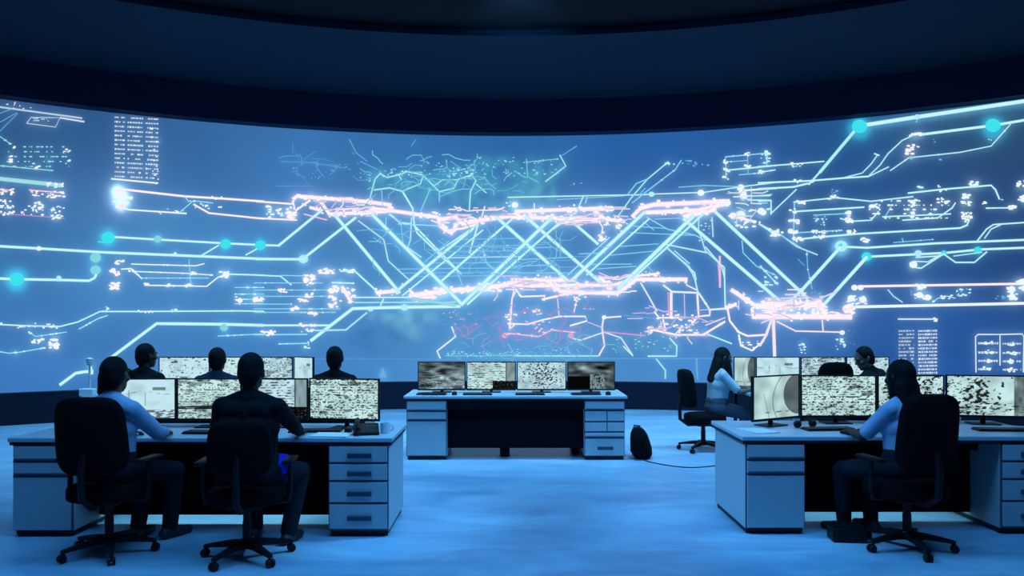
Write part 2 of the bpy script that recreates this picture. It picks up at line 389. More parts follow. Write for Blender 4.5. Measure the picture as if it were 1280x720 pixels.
# middle, lower left half
A.crop(320, 290)
A.L('0,195 110,200 160,240', 2.1, 'c'); A.L('110,196 250,200', 1.2, 'c'); A.B(218, 195, 258, 222, 14, 4, 'p', 1.1)
for y, x1 in ((230, 300), (262, 400), (290, 350), (325, 160), (346, 380), (362, 360)): A.L('-10,%d %d,%d' % (y, x1, y), 1.4, 'c', .6, dim=.8, beads=.05)
for bx, by in ((240, 285), (212, 310), (345, 265), (345, 296), (345, 330), (255, 368), (170, 345), (10, 305), (120, 265), (238, 232)): A.B(bx-20, by-8, bx+20, by+8, 9, 3.6, 'p', 1)
A.B(285, 165, 352, 188, 22, 3.6, 'p', 1.2); A.L('378,178 440,173 545,268', 2.6, 'c'); A.B(375, 168, 445, 184, 10, 3.4, 'w'); A.L('340,228 440,232', 2.2, 'c', beads=.1); A.B(330, 245, 440, 320, 26, 4, 'p', 1.2)
A.L('390,250 430,320', 3.8, 'p', jit=.3); A.L('540,275 640,265', 4.2, 'p', 1.3, jit=.35); A.L('640,268 662,232', 3, 'c')

A.L('690,288 860,265 1020,255 1190,228', 5.4, 'p', 1.5, jit=.35); A.L('690,262 730,300 800,292', 3.4, 'p', jit=.3)
A.L('245,490 435,345 600,340 920,335', 5.2, 'c'); A.D(515, 346, 4.2, 'c'); A.D(668, 340, 5, 'c'); A.L('440,295 700,295', 2.2, 'c'); A.L('440,318 900,316', 2, 't'); A.L('700,300 900,330', 5, 't', dim=.8)
A.L('-10,420 335,420', 3.2, 'c'); A.B(195, 408, 272, 424, 14, 3.6, 'p'); A.L('-10,462 230,460', 1.6, 'c'); A.B(25, 444, 85, 466, 16, 3.4, 'p'); A.B(200, 434, 270, 448, 10, 3, 'w'); A.L('100,503 240,500', 1.6, 'c', beads=.12); A.B(220, 490, 245, 530, 6, 3, 'c'); A.L('270,443 405,440 500,362', 2.5, 'c', dim=.8); A.L('575,300 560,332', 2, 'c')
A.L('720,240 820,150', 1.6, 'c', dim=.7); A.L('905,180 930,245', 1.6, 'c', dim=.8)
A.L('880,425 898,470 815,535 830,570', 2.4, 'w', dim=.85); A.L('1160,260 1145,350 1145,440', 1.8, 'p', dim=.85); A.D(1120, 465, 4.2, 'k'); A.L('1120,460 1188,456', 2, 'k'); A.L('1140,405 1140,440 1165,415', 2, 'p'); A.B(1120, 370, 1180, 395, 10, 3, 'p')
A.B(830, 350, 1000, 420, 26, 1.6, 'k', .4, dim=.7); A.B(860, 535, 1188, 560, 44, 2, 't', .4, dim=.85); A.L('850,556 1188,556', 1.3, 't', dim=.8)
A.L('570,612 570,650', 3.5, 'f', dim=.9); A.L('571,628 571,650', 7, 'f', dim=.9); A.L('571,640 571,652', 10, 'f', dim=.9)
# middle, upper right half
A.crop(640, 150)
A.L('215,162 242,212 150,282', 2, 't'); A.L('65,180 70,260 120,285', 1.4, 't', dim=.8); A.L('60,195 210,180', 1.3, 't', dim=.8, beads=.06); A.L('225,165 292,122', 1.2, 'f', beads=.05); A.B(10, 190, 210, 250, 22, 2, 't', .4, dim=.8); A.B(250, 285, 330, 300, 4, 2, 'f', .4)
A.L('-20,352 330,345 600,340 620,338 860,330 1030,305 1190,285', 1.8, 'c', .8); A.D(628, 338, 4, 'c'); A.D(850, 332, 4.8, 'w'); A.L('200,362 510,345', 1.2, 'c', .5, dim=.7)
A.L('480,432 540,350 610,270 705,192', 1.9, 'c', dim=.85); A.L('540,378 600,330 735,228 762,185', 1.6, 'c', dim=.8, beads=.05); A.L('520,340 560,290 610,270', 1.6, 'c', dim=.8); A.L('570,345 600,310', 1.2, 'c', dim=.7); A.B(690, 190, 730, 210, 5, 3, 'c'); A.B(760, 180, 885, 215, 12, 3, 'f', .4)
A.L('20,415 440,400', 4.2, 'p', 1.5, jit=.22); A.D(447, 403, 4.4, 'w'); A.L('0,440 400,452', 4.2, 'p', 1.5, jit=.3); A.L('370,412 420,450 510,460', 4, 'p', 1.3, jit=.3); A.B(400, 435, 520, 480, 16, 4, 'p', 1.2); A.B(393, 505, 425, 545, 8, 4.4, 'p', 1.2); A.B(470, 480, 495, 520, 6, 4, 'p', 1.2); A.L('300,395 322,345', 1.8, 'c'); A.L('330,380 340,345', 1.4, 'c'); A.L('185,495 305,405', 2.5, 'c'); A.L('100,378 100,412', 1.6, 'w'); A.L('200,470 400,445', 3, 'p', jit=.2)
A.L('570,402 640,385 980,370', 5, 'p', 1.5, jit=.12); A.L('600,420 840,410 960,382', 4.6, 'p', 1.4, jit=.22); A.L('540,440 580,400', 4, 'p', jit=.2); A.L('770,440 920,405', 5, 'p', 1.4, jit=.3)

A.L('250,700 440,530', 1.8, 'c', dim=.8)

A.L('605,440 700,495 820,520 872,545', 1.7, 'c', dim=.85); A.L('680,560 880,600', 2.2, 'c', dim=.9); A.L('840,440 840,500 870,590 942,655', 2, 'c', dim=.85, beads=.05); A.L('942,655 958,720', 1.8, 'c'); A.L('930,640 936,722', 4, 'k', dim=.9); A.L('900,440 905,530', 2, 'c', dim=.85); A.L('700,580 780,650 822,690 828,722', 2.4, 'c', dim=.9); A.L('730,590 800,650', 1.8, 'c', dim=.8); A.L('1035,545 1040,600 1100,660 1190,702', 1.5, 'c', dim=.85, beads=.08)
for s in ('530,480 700,492', '530,510 820,522', '480,572 660,560', '430,612 690,588', '0,632 260,620', '340,652 540,650', '380,672 560,660', '0,580 180,575', '0,660 200,655', '0,690 270,690', '300,605 420,600', '640,450 760,445', '590,460 640,500'): A.L(s, 1.3, 'c', .5, dim=.78)
A.B(840, 340, 900, 560, 18, 2.2, 'c', .6, dim=.8); A.L('600,650 635,685', 1.3, 'c', dim=.7)
for s, w_ in (('960,172 1155,155', 1.6), ('965,195 1060,188', 1), ('965,232 1190,210', 2.4), ('1020,252 1138,243', 1.3), ('960,172 965,270', 1.2), ('1060,158 1062,245', .9), ('1150,155 1150,200', .9)): A.L(s, w_, 'c', dim=.9, beads=.05)
for bx, by in ((1060, 158), (1152, 155), (965, 230), (962, 266), (1062, 215), (1120, 240), (965, 195)): A.B(bx-12, by-8, bx+12, by+8, 7, 3, 'w')
A.L('1045,322 1190,312', 2.6, 'w'); A.D(1030, 308, 4.6, 'w'); A.D(1042, 346, 5.2, 'w'); A.L('1060,347 1165,345', 2, 'c'); A.L('1060,365 1165,365 1165,430', 2, 'c'); A.L('1110,378 1150,378', 1.6, 'c'); A.D(1030, 430, 6, 'w', 1.6); A.D(995, 435, 5, 'w'); A.D(1130, 420, 4.6, 'w'); A.L('975,435 1100,462', 3, 'p', jit=.2); A.B(1005, 455, 1115, 488, 16, 4, 'w', 1.2); A.L('1110,470 1190,522', 2.4, 'c'); A.L('750,308 860,300 1030,305', 1.2, 'c', dim=.8); A.L('860,372 985,378', 4, 'p', jit=.2); A.D(966, 380, 5, 'w'); A.B(1070, 400, 1160, 415, 9, 2.6, 'w'); A.B(1015, 300, 1075, 355, 10, 4, 'w')
# middle, lower right half
A.crop(640, 290)
A.L('0,222 240,216', 5, 'p', 1.5, jit=.35); A.L('0,244 460,240', 4, 'p', 1.4, jit=.25); A.L('180,240 220,268 300,272 472,276', 4.8, 'p', 1.5, jit=.2); A.L('135,305 200,290 290,268', 3, 'p', jit=.2); A.L('390,205 440,245 500,230 560,200', 4.6, 'p', 1.3, jit=.2); A.L('468,282 560,215 790,215', 4.4, 'p', 1.3, jit=.25); A.L('560,200 665,188', 3, 'p', jit=.5); A.L('785,212 785,240 830,262', 1.7, 'p', jit=.1); A.L('190,270 200,230', 3, 'p')
A.L('578,228 620,300 652,358', 2.3, 'w', dim=.85); A.L('680,240 720,270 840,275 890,350 960,345 1012,330', 3, 'w', dim=.9, beads=.05); A.L('780,140 820,200 838,280', 2.4, 'c', dim=.9); A.L('720,92 800,160 822,215', 1.8, 'c', dim=.8)
A.L('702,272 705,380', 1.6, 'k'); A.L('716,272 716,380', 3.2, 'p', dim=.9); A.L('775,280 778,385', 1, 'p', dim=.8); A.L('834,280 840,380 890,375 890,350', 2.8, 'p', dim=.95); A.L('840,380 808,412', 2.4, 'p'); A.L('955,160 960,342', 2.2, 'c'); A.L('935,110 936,252', 3.6, 'k', dim=.9); A.L('870,70 940,150 955,160', 2, 'c')
A.L('640,358 662,386 782,386', 2.2, 'p', beads=.12); A.L('680,392 690,442', 2, 'p'); A.B(640, 370, 840, 460, 46, 3, 'p'); A.L('615,436 740,462 860,462 960,402', 2.6, 'p', beads=.2); A.B(610, 425, 640, 455, 10, 3.4, 'p'); A.L('870,455 990,502', 2, 'c'); A.L('870,420 960,385', 1.4, 'p', beads=.1)
A.L('985,260 1095,332', 4.4, 'p', 1.2, jit=.35); A.L('1080,345 1085,385 1188,385', 4, 'p', jit=.3); A.L('960,345 1010,325', 4, 'p', jit=.4); A.L('970,345 980,400 1020,450 1060,467 1140,462', 2.6, 'p', beads=.16); A.L('1020,460 1030,510 1080,532 1130,492 1165,400', 2.6, 'w', beads=.14); A.B(1035, 480, 1110, 525, 10, 2.4, 'p'); A.L('1050,370 1080,375', 1.4, 'p')
A.L('-20,412 70,415 140,395 215,380 330,380 337,400 260,422', 2, 'p', beads=.16); A.L('205,300 212,382', 1.5, 'p', dim=.85); A.L('20,262 0,300 -5,390', 2, 'p', dim=.9); A.L('20,262 40,292 150,288', 2.2, 'p', beads=.1); A.L('-20,455 120,470 180,440 285,452', 1.8, 'k', beads=.14); A.D(265, 466, 4, 'k'); A.L('268,478 310,486 415,450 490,475 542,552', 2, 'w', dim=.8); A.L('410,448 600,466', 1.6, 'k'); A.L('412,386 492,380', 2, 'p'); A.L('412,385 405,430 416,510 390,556', 2.3, 'p', dim=.85); A.L('340,405 412,432', 1.2, 'p', dim=.7); A.L('500,375 650,390', .9, 'f'); A.D(415, 384, 3.2, 'w'); A.B(98, 345, 130, 375, 9, 3.6, 'w'); A.B(275, 285, 305, 318, 9, 3.6, 'p'); A.L('290,312 278,365', 1.5, 'p', beads=.2); A.B(50, 330, 70, 370, 4, 2.4, 'p'); A.B(320, 338, 390, 350, 5, 2, 'k', dim=.7); A.B(60, 400, 180, 470, 18, 2.6, 'k')
A.L('10,556 390,556', 2.2, 't', beads=.06); A.L('-180,556 20,552', 1.4, 't', dim=.8, beads=.1); A.L('610,557 740,557 742,512 708,475', 2.3, 'c', dim=.9); A.L('648,568 690,620 690,658', 2.4, 't'); A.L('830,565 835,660', 2, 'f'); A.B(450, 470, 720, 540, 30, 2, 't', .4, dim=.75); A.L('-20,500 20,560', 1.2, 't', dim=.8); A.L('245,515 265,555', 1.2, 't', dim=.8); A.B(20, 520, 300, 556, 24, 1.8, 't', .3, dim=.7); A.L('500,512 545,556', 2.2, 'c', dim=.9)
A.L('-1180,568 -200,568', .7, 'f', .2, dim=.55); A.L('-160,567 1188,567', .8, 'f', .3, dim=.9)
# upper right
A.crop(950, 110)
A.L('1230,62 1188,70 710,140 448,180', 6.2, 'c'); A.L('432,195 268,388', 5, 't', dim=1.1); A.L('270,385 218,442', 3, 'c'); A.D(448, 182, 10.5); A.D(708, 140, 4, 'c'); A.L('705,140 705,165', 1, 'c')
A.L('1230,148 1188,155 1050,178 715,220', 4.2, 'c'); A.D(1048, 178, 10.5); A.B(675, 212, 725, 228, 10, 4.6, 'w', 1.3)
A.L('690,222 640,245 575,305 540,355 490,402', 2, 'c', dim=.85); A.L('1128,172 1040,270 900,298 670,322 585,380', 1.8, 'c', dim=.9, beads=.04); A.L('580,362 490,405', 1.8, 'c'); A.L('530,308 500,350 460,390 380,410', 1.8, 'c', dim=.9); A.L('513,303 538,312', 2, 'c')
A.B(660, 265, 692, 305, 12, 4.6, 'p'); A.B(705, 262, 725, 275, 3, 3, 'w'); A.B(775, 235, 795, 255, 2, 2.4, 'f'); A.B(800, 325, 820, 335, 2, 2.4, 'f'); A.B(1028, 238, 1042, 250, 2, 2.4, 'c'); A.D(680, 322, 2.4, 't')
A.L('-10,362 150,350 290,338', 2, 'c', beads=.03); A.L('-10,434 220,425 380,412 490,405', 2.5, 'c', beads=.03); A.L('-10,461 150,452 218,436', 3, 'c'); A.L('50,570 165,462', 2, 'c', dim=.9); A.B(140, 345, 190, 362, 7, 2.8, 'w'); A.B(155, 418, 240, 432, 7, 2.6, 'w'); A.L('-10,388 70,376', 1.8, 'c', beads=.1); A.B(0, 290, 45, 360, 12, 2.6, 'c'); A.L('30,300 30,358', 1.2, 'c'); A.L('-10,515 50,513 50,572', 2.2, 'c'); A.L('-10,490 55,485', 1.4, 'c')
for s, w_ in (('150,520 340,500 500,516 690,495', 2), ('145,562 470,542', 2.5), ('240,578 400,570', 1.3), ('550,585 860,572', 2), ('360,592 410,605 500,600 535,560', 2.1), ('640,600 800,590 865,545 880,522', 2.1), ('160,686 260,676 450,660 900,635 932,622 940,600', 3), ('165,656 370,645', 1.5), ('665,480 830,462 1040,445 1060,465 1078,508', 2.7), ('155,520 150,690', 1.4), ('590,540 560,590', 1.2)): A.L(s, w_, 'c', beads=.04)
for bx, by, n in ((150, 560, 8), (155, 606, 12), (147, 648, 12), (168, 686, 10), (405, 572, 6), (405, 600, 12), (415, 650, 10), (515, 535, 16), (932, 492, 12), (928, 525, 12), (930, 575, 14), (930, 598, 12), (330, 500, 6), (820, 462, 5), (962, 438, 9), (265, 676, 8), (245, 655, 5), (185, 522, 6), (475, 688, 10)): A.B(bx-20, by-10, bx+20, by+10, n, 3.6, 'w', 1)
A.B(490, 505, 850, 600, 60, 3, 'w', rows=5); A.B(680, 500, 705, 590, 14, 4, 'w'); A.B(800, 500, 850, 525, 12, 4, 'w'); A.B(240, 570, 310, 622, 14, 2.6, 'c', dim=.8); A.B(230, 645, 370, 658, 14, 2.6, 'w'); A.B(700, 448, 730, 460, 4, 3, 'c'); A.B(790, 445, 810, 455, 2, 3, 'c'); A.B(320, 460, 350, 500, 5, 3, 'f')
A.L('1015,547 1155,545', 2, 'c', beads=.1); A.B(1110, 538, 1155, 552, 10, 4, 'w'); A.B(1003, 515, 1030, 530, 6, 3.4, 'w'); A.B(1155, 425, 1230, 450, 16, 4.4, 'w'); A.B(1160, 485, 1230, 530, 18, 4.4, 'w'); A.B(1085, 500, 1100, 515, 2, 2.4, 'c')
A.L('1230,608 1188,611 1050,620 1020,640 978,692', 2.2, 'c'); A.L('1085,620 1040,640 1010,682', 2, 'c', dim=.9, beads=.06); A.L('600,700 780,686', 1.1, 'c', dim=.8, beads=.06); A.L('640,680 645,700', 1.2, 'c')
A.L('-5,615 100,670 165,718 260,755', 2, 'c', dim=.85); A.D(68, 660, 5, 'w'); A.B(40, 640, 100, 682, 8, 4, 'w'); A.D(5, 560, 5, 'w')
# lower right
A.crop(950, 290)
A.L('365,70 480,75 800,55 1188,40 1230,38', 3.5, 'c'); A.L('480,115 830,98 1000,82 1188,75 1230,74', 3.6, 'c'); A.D(365, 68, 8.5, 'c', 1.6); A.D(365, 68, 4, 'd'); A.D(480, 115, 7); A.D(482, 113, 4, 'd'); A.D(712, 100, 5, 'c'); A.D(980, 86, 5.5, 'd'); A.D(828, 98, 4, 'd')

A.L('675,140 680,160 725,166 830,100', 2.2, 'c'); A.L('690,135 755,138 812,105', 2, 'c', dim=.9); A.D(690, 150, 5.4, 'w'); A.L('830,105 880,140 965,140 1022,92', 2.5, 'c', dim=.9); A.L('870,112 1000,95', 2, 't'); A.L('700,118 800,112', 2, 'c')
A.L('-20,335 120,325 290,330', 6, 'p', 1.7, jit=.4); A.L('-20,380 415,382', 5.8, 'p', 1.7, jit=.12); A.L('40,305 75,385', 5, 'p', 1.3, jit=.4); A.L('240,310 300,370', 5, 'p', 1.3, jit=.3); A.B(0, 310, 300, 375, 50, 5, 'p', 1.4); A.L('150,305 100,350', 4, 'p', jit=.3)
A.D(392, 346, 6.4, 'p'); A.B(370, 330, 425, 365, 12, 5, 'p', 1.2); A.D(410, 300, 5, 'w'); A.D(463, 306, 5, 'w'); A.D(425, 252, 4.4, 'w'); A.D(453, 252, 4.2, 'w'); A.B(395, 285, 480, 325, 14, 4, 'w'); A.L('440,247 1188,235 1230,234', 3, 'p'); A.L('425,338 1188,322 1230,322', 4.2, 'w')
for bx, by in ((722, 250), (718, 285), (755, 296), (1133, 258), (1135, 293), (1175, 228), (1190, 255)): A.D(bx, by, 4.6, 'w'); A.B(bx-20, by-14, bx+20, by+14, 8, 3.6, 'w')
A.B(885, 255, 945, 292, 16, 2.6, 'c'); A.B(815, 285, 875, 302, 9, 3, 'w'); A.L('775,318 800,300 845,290 880,300', 1.4, 'c', beads=.12); A.L('575,260 600,290 642,318', 1.8, 'c', dim=.8); A.B(1060, 285, 1110, 305, 6, 2.4, 'f'); A.L('680,262 682,290', 1, 'f')
A.L('60,390 66,558', 3.6, 'p', dim=.9); A.L('52,392 30,460 -2,512', 3, 'p', dim=.9); A.L('75,402 160,445 372,450', 2, 'p', dim=.85); A.L('280,395 284,447', 2, 'p', dim=.85); A.D(370, 452, 3.6, 'w'); A.B(338, 475, 385, 528, 12, 2.8, 'c'); A.B(175, 502, 205, 545, 10, 2.6, 'c'); A.B(390, 440, 430, 520, 6, 1.6, 'f', .3); A.L('210,90 215,170 235,260', 1, 'c', beads=.12, dim=.8); A.L('95,20 185,75', 1.6, 'c', dim=.8); A.L('170,125 200,155', 1.1, 'f'); A.B(230, 270, 290, 284, 6, 2, 'f'); A.L('0,155 80,240', 1.8, 'c', beads=.2, dim=.85); A.B(20, 200, 90, 250, 14, 3, 'c')
A.L('620,392 800,392', 2.2, 'w', dim=.75); A.B(780, 385, 800, 402, 5, 3, 'w')
for i in range(13):
    y = 445+i*15.5
    A.text(624, 694, y, -.02, 2.1, 'w', fill=.8, dim=.68); A.text(712, 797, y, -.02, 2.3, 'w', fill=.95, dim=.85)
A.L('972,628 970,470 980,460 1080,460 1080,598', 1.7, 'w', dim=.85); A.L('1080,460 1180,458 1188,470 1185,628', 1.7, 'w', dim=.85); A.L('1240,458 1200,458 1192,470', 1.7, 'w', dim=.85)
for y in (497, 538, 575, 612):
    A.text(982, 1072, y+2, 0, 2.4, 'w', fill=.9, dim=.85); A.text(1092, 1175, y+4, 0, 2.4, 'w', fill=.9, dim=.85); A.B(1005, y-8, 1045, y+8, 8, 3, 'w'); A.B(1115, y-4, 1150, y+12, 8, 3, 'w'); A.text(1195, 1235, y+4, 0, 2.4, 'w')

def poly_mask(pts, X, Y):
    m = np.zeros(X.shape, bool); n = len(pts)
    for i in range(n):
        x0, y0 = pts[i]; x1, y1 = pts[(i+1) % n]
        if y0 == y1: continue
        c = ((y0 > Y) != (y1 > Y)) & (X < (x1-x0)*(Y-y0)/(y1-y0)+x0)
        m ^= c
    return m.astype(np.float32)
# the long crossing diagonals
A.s = 1.0; A.crop(0, 0)
for q, w_ in (('417,269 500,367', 5.2), ('464,269 579,382', 5.6), ('517,283 572,339', 2.8), ('619,272 711,353', 5.4), ('656,272 754,357', 5.4), ('714,278 748,307', 4.6), ('854,275 975,377', 5.4), ('893,266 1010,374', 5.4),
              ('494,366 592,287', 4.6), ('503,370 604,289', 2.2), ('552,352 640,276', 3.6), ('578,380 690,274', 5.6), ('584,381 701,279', 3.4), ('714,352 806,267', 5.6), ('733,345 812,275', 2.6), ('772,362 868,271', 6), ('790,350 880,269', 3), ('998,368 1051,310', 5.2), ('1030,381 1084,322', 5.4), ('985,380 1000,365', 4)):
    A.L(q, w_, 'c')
A.s = 1/3.6
def net(x0, y0, x1, y1, n, col, w_, dim, step=9):
    """fine rambling side lines of the map"""
    r_ = random.Random(int(x0*7+y0)); A.s = 1.0; A.crop(0, 0)
    for i in range(n):
        x = r_.uniform(x0, x1); y = r_.uniform(y0, y1); a = r_.choice((0, 45, 90, 135, 180, 225, 270, 315) if col not in 'pw' else (0, 0, 180, 180, 5, 175, 90)); pts = ['%.1f,%.1f' % (x, y)]
        for k in range(r_.randint(1, 4)):
            l = r_.uniform(.4, 1.4)*step; x += l*math.cos(R(a)); y += l*.7*math.sin(R(a)); a += r_.choice((-45, -20, 0, 20, 45) if col not in 'pw' else (0, 0, -30, 30, 0)); pts.append('%.1f,%.1f' % (x, y))
        A.L(' '.join(pts), w_*r_.uniform(.7, 1.2), col, .35, 0, .02, dim*r_.uniform(.6, 1))
    A.s = 1/3.6
net(455, 202, 690, 246, 60, 't', 1.2, .85); net(360, 196, 450, 226, 16, 'f', 1.0, .7); net(560, 380, 730, 425, 55, 'k', 1.1, .62); net(800, 385, 890, 420, 26, 'p', 1.4, .9, 7); net(560, 425, 760, 444, 30, 't', 1.1, .7)
net(645, 300, 760, 345, 26, 'c', 1.0, .7, 14); net(540, 300, 640, 345, 26, 'c', 1.0, .7, 14); net(440, 285, 520, 350, 10, 'c', 1.1, .7, 12); net(560, 262, 620, 282, 20, 'p', 1.8, 1, 7); net(395, 250, 470, 272, 24, 'p', 1.8, 1, 8); net(920, 360, 1040, 396, 26, 'p', 1.8, 1, 8)
net(900, 235, 945, 275, 14, 'w', 1.6, .9, 7); net(700, 262, 790, 285, 22, 'p', 1.6, 1, 8); net(620, 345, 780, 366, 36, 'p', 1.6, 1, 8)
# the picture runs on along the wall to both sides at constant height
A.s = 1.0; A.crop(0, 0)
def run_on(x0, y0, a1, w, col, dots=()):
    a0 = math.atan((x0-640)/F); z = (HZ-y0)*math.cos(a0); pts = []
    for i in range(25):
        a = a0+(R(a1)-a0)*i/24; pts.append('%.1f,%.1f' % (640+F*math.tan(a), HZ-z/math.cos(a)))
    A.L(' '.join(pts), w, col, beads=.02)
    for d in dots: A.D(640+F*math.tan(R(d)), HZ-z/math.cos(R(d)), 10)
for x0, y0, a1, w_, c_, dd in ((1284, 127, 60, 6.2, 'c', (47,)), (1284, 151, 52, 4.2, 'c', ()), (1284, 279, 45, 2.2, 'c', ()), (1284, 300.5, 62, 3.5, 'c', (40, 55)), (1284, 310.5, 50, 3.6, 'c', (50,)), (1284, 355, 58, 3, 'p', ()), (1284, 379.5, 63, 4.2, 'w', ()),
                          (-8, 304.5, -60, 4.2, 'c', (-42,)), (-8, 350, -52, 4.2, 'c', (-52,)), (-8, 403, -46, 2.1, 'c', ()), (-8, 437, -50, 1.6, 'c', ()), (-8, 222, -44, 6, 'g', ()), (-8, 133, -43, 2.4, 'w', ())): run_on(x0, y0, a1, w_, c_, dd)
for x0 in (1320, 1400, -170): 
    for i in range(12): A.text(x0, x0+55, 225+i*7 if x0 > 0 else 240+i*6, 0, 2.2, 'w', fill=.8, dim=.8)
A.s = 1/3.6
# soft ground of the picture, as colour attribute of a fine curved grid
xs = np.arange(-20+1, 1300, 2.0); ys = np.arange(90+1, 490, 2.0)
GX, GY = np.meshgrid(xs, ys)
rr = A.ras
glow = blur(rr, 1.3)*.55+blur(rr, 4)*.65+blur(rr, 16)*.40
def tone(x, y, sx, sy): return np.exp(-((GX-x)/sx)**2-((GY-y)/sy)**2)[..., None]
keys = [(0, 130, 40, 78, 128), (0, 260, 52, 98, 158), (0, 400, 62, 118, 184), (0, 480, 56, 112, 184), (170, 330, 68, 130, 196), (180, 160, 46, 90, 148), (320, 180, 58, 112, 176), (330, 400, 66, 126, 190), (330, 470, 62, 122, 196),
        (480, 190, 54, 112, 178), (640, 180, 46, 102, 170), (640, 320, 62, 128, 192), (560, 460, 74, 140, 205), (700, 460, 76, 142, 206), (830, 190, 36, 92, 164), (830, 320, 48, 108, 178), (860, 440, 70, 132, 202), (960, 220, 34, 82, 150),
        (960, 400, 54, 110, 184), (1060, 190, 36, 78, 136), (1060, 300, 26, 66, 132), (1080, 410, 34, 84, 158), (1180, 440, 32, 84, 158), (1280, 130, 40, 70, 112), (1280, 300, 26, 60, 120), (1280, 440, 28, 74, 146)]
num = np.zeros(GX.shape+(3,)); den = np.zeros(GX.shape+(1,))
for x, y, r_, g_, b_ in keys:
    w_ = tone(x, y, 120, 80)+1e-5; num += w_*np.array(srgb(r_, g_, b_)); den += w_
bg = num/den*np.array([1.0, 1.02, .96])
blurn = np.random.RandomState(8).randn(*GX.shape); blurn = blur(blurn, 2.2); blurn /= blurn.std()
for pts, col, a in (([(455, 215), (500, 205), (560, 212), (600, 196), (680, 195), (706, 205), (686, 228), (693, 240), (694, 258), (640, 262), (560, 258), (500, 250), (470, 240)], (64, 150, 188), .55),
                    ([(470, 265), (540, 250), (600, 255), (640, 262), (640, 330), (560, 340), (500, 320)], (74, 146, 200), .30),
                    ([(655, 208), (700, 196), (708, 210), (690, 230), (694, 250), (655, 254)], (86, 180, 196), .35),
                    ([(498, 393), (546, 391), (545, 402), (527, 425), (512, 420), (496, 408), (460, 400), (462, 392)], (112, 186, 214), .6),
                    ([(455, 398), (480, 404), (505, 424), (470, 440), (430, 432)], (50, 104, 174), .35),
                    ([(560, 395), (720, 380), (880, 390), (900, 440), (560, 446)], (96, 146, 200), .30),
                    ([(770, 415), (850, 412), (850, 442), (770, 442)], (78, 158, 204), .4)):
    m = (blur(poly_mask(pts, GX, GY), 2.0)*np.clip(.8+.45*blurn, .2, 1.4))[..., None]*a
    bg = bg*(1-m)+np.array(srgb(*col))*m
rs = np.random.RandomState(3)
nz_ = blur(rs.randn(*GX.shape), 14); nz_ /= nz_.std()
bg *= (1+.035*nz_)[..., None]
fade = np.where(GY > 447, 1.06, 1.0)[..., None]
col = bg*fade+glow*np.array([.55, .85, 1.0])*.42
EDGE = R(66)
def screen_mesh():
    # columns: the part in the picture at 2 px, then plain carry-on to both ends of the wall
    angs = [math.atan((x-640)/F) for x in xs]
    left = list(np.linspace(-EDGE, angs[0], 30)[:-1]); right = list(np.linspace(angs[-1], EDGE, 30)[1:])
    allx = left+angs+right; nl = len(left); n = len(allx); m = len(ys)
    z1 = 5.235; z0 = .505
    zs = np.linspace(z1, z0, m)
    ang = np.array(allx)
    V = np.zeros((m, n, 3)); V[..., 0] = RS*np.sin(ang)[None]; V[..., 1] = RS*np.cos(ang)[None]; V[..., 2] = zs[:, None]
    # colour lookup
    row = HZ-(zs[:, None]-HC)*F/(RS*np.cos(ang)[None]); colx = 640+np.tan(ang)[None]*F+0*row
    ci = np.clip((colx-xs[0])/2, 0, len(xs)-1.001); ri = np.clip((row-ys[0])/2, 0, len(ys)-1.001)
    c0 = ci.astype(int); r0 = ri.astype(int); fc = (ci-c0)[..., None]; fr = (ri-r0)[..., None]
    K = (col[r0, c0]*(1-fc)+col[r0, c0+1]*fc)*(1-fr)+(col[r0+1, c0]*(1-fc)+col[r0+1, c0+1]*fc)*fr
    idx = np.arange(m*n).reshape(m, n)
    q = np.stack([idx[:-1, :-1], idx[1:, :-1], idx[1:, 1:], idx[:-1, 1:]], -1).reshape(-1, 4)
    verts = [tuple(p) for p in V.reshape(-1, 3)]+A.v
    faces = [tuple(int(t) for t in f) for f in q]+[tuple(i+m*n for i in f) for f in A.f]
    me = bpy.data.meshes.new('screen_panel'); me.from_pydata(verts, [], faces)
    me.materials.append(WALLGLOW); me.materials.append(ART)
    me.polygons.foreach_set('material_index', [0]*len(q)+[1]*len(A.f))
    ca = me.color_attributes.new('Col', 'FLOAT_COLOR', 'POINT')
    allc = np.concatenate([K.reshape(-1, 3), np.array(A.c)]); allc = np.concatenate([allc, np.ones((len(allc), 1))], 1)
    ca.data.foreach_set('color', allc.astype(np.float32).ravel())
    o = bpy.data.objects.new('screen_panel', me); C.objects.link(o); return o
vw = thing('video_wall', 'huge curved blue video wall showing a glowing network map of routes', 'screen', (0, RS, .505))
sp = screen_mesh(); sp.parent = vw; sp.location = (0, -RS, -.505)
bk = ring_solid(RS+.02, RS+.07, .52, 5.22, -EDGE, EDGE, 100).build('back_housing', M_black, vw, True, (0, -RS, -.505))
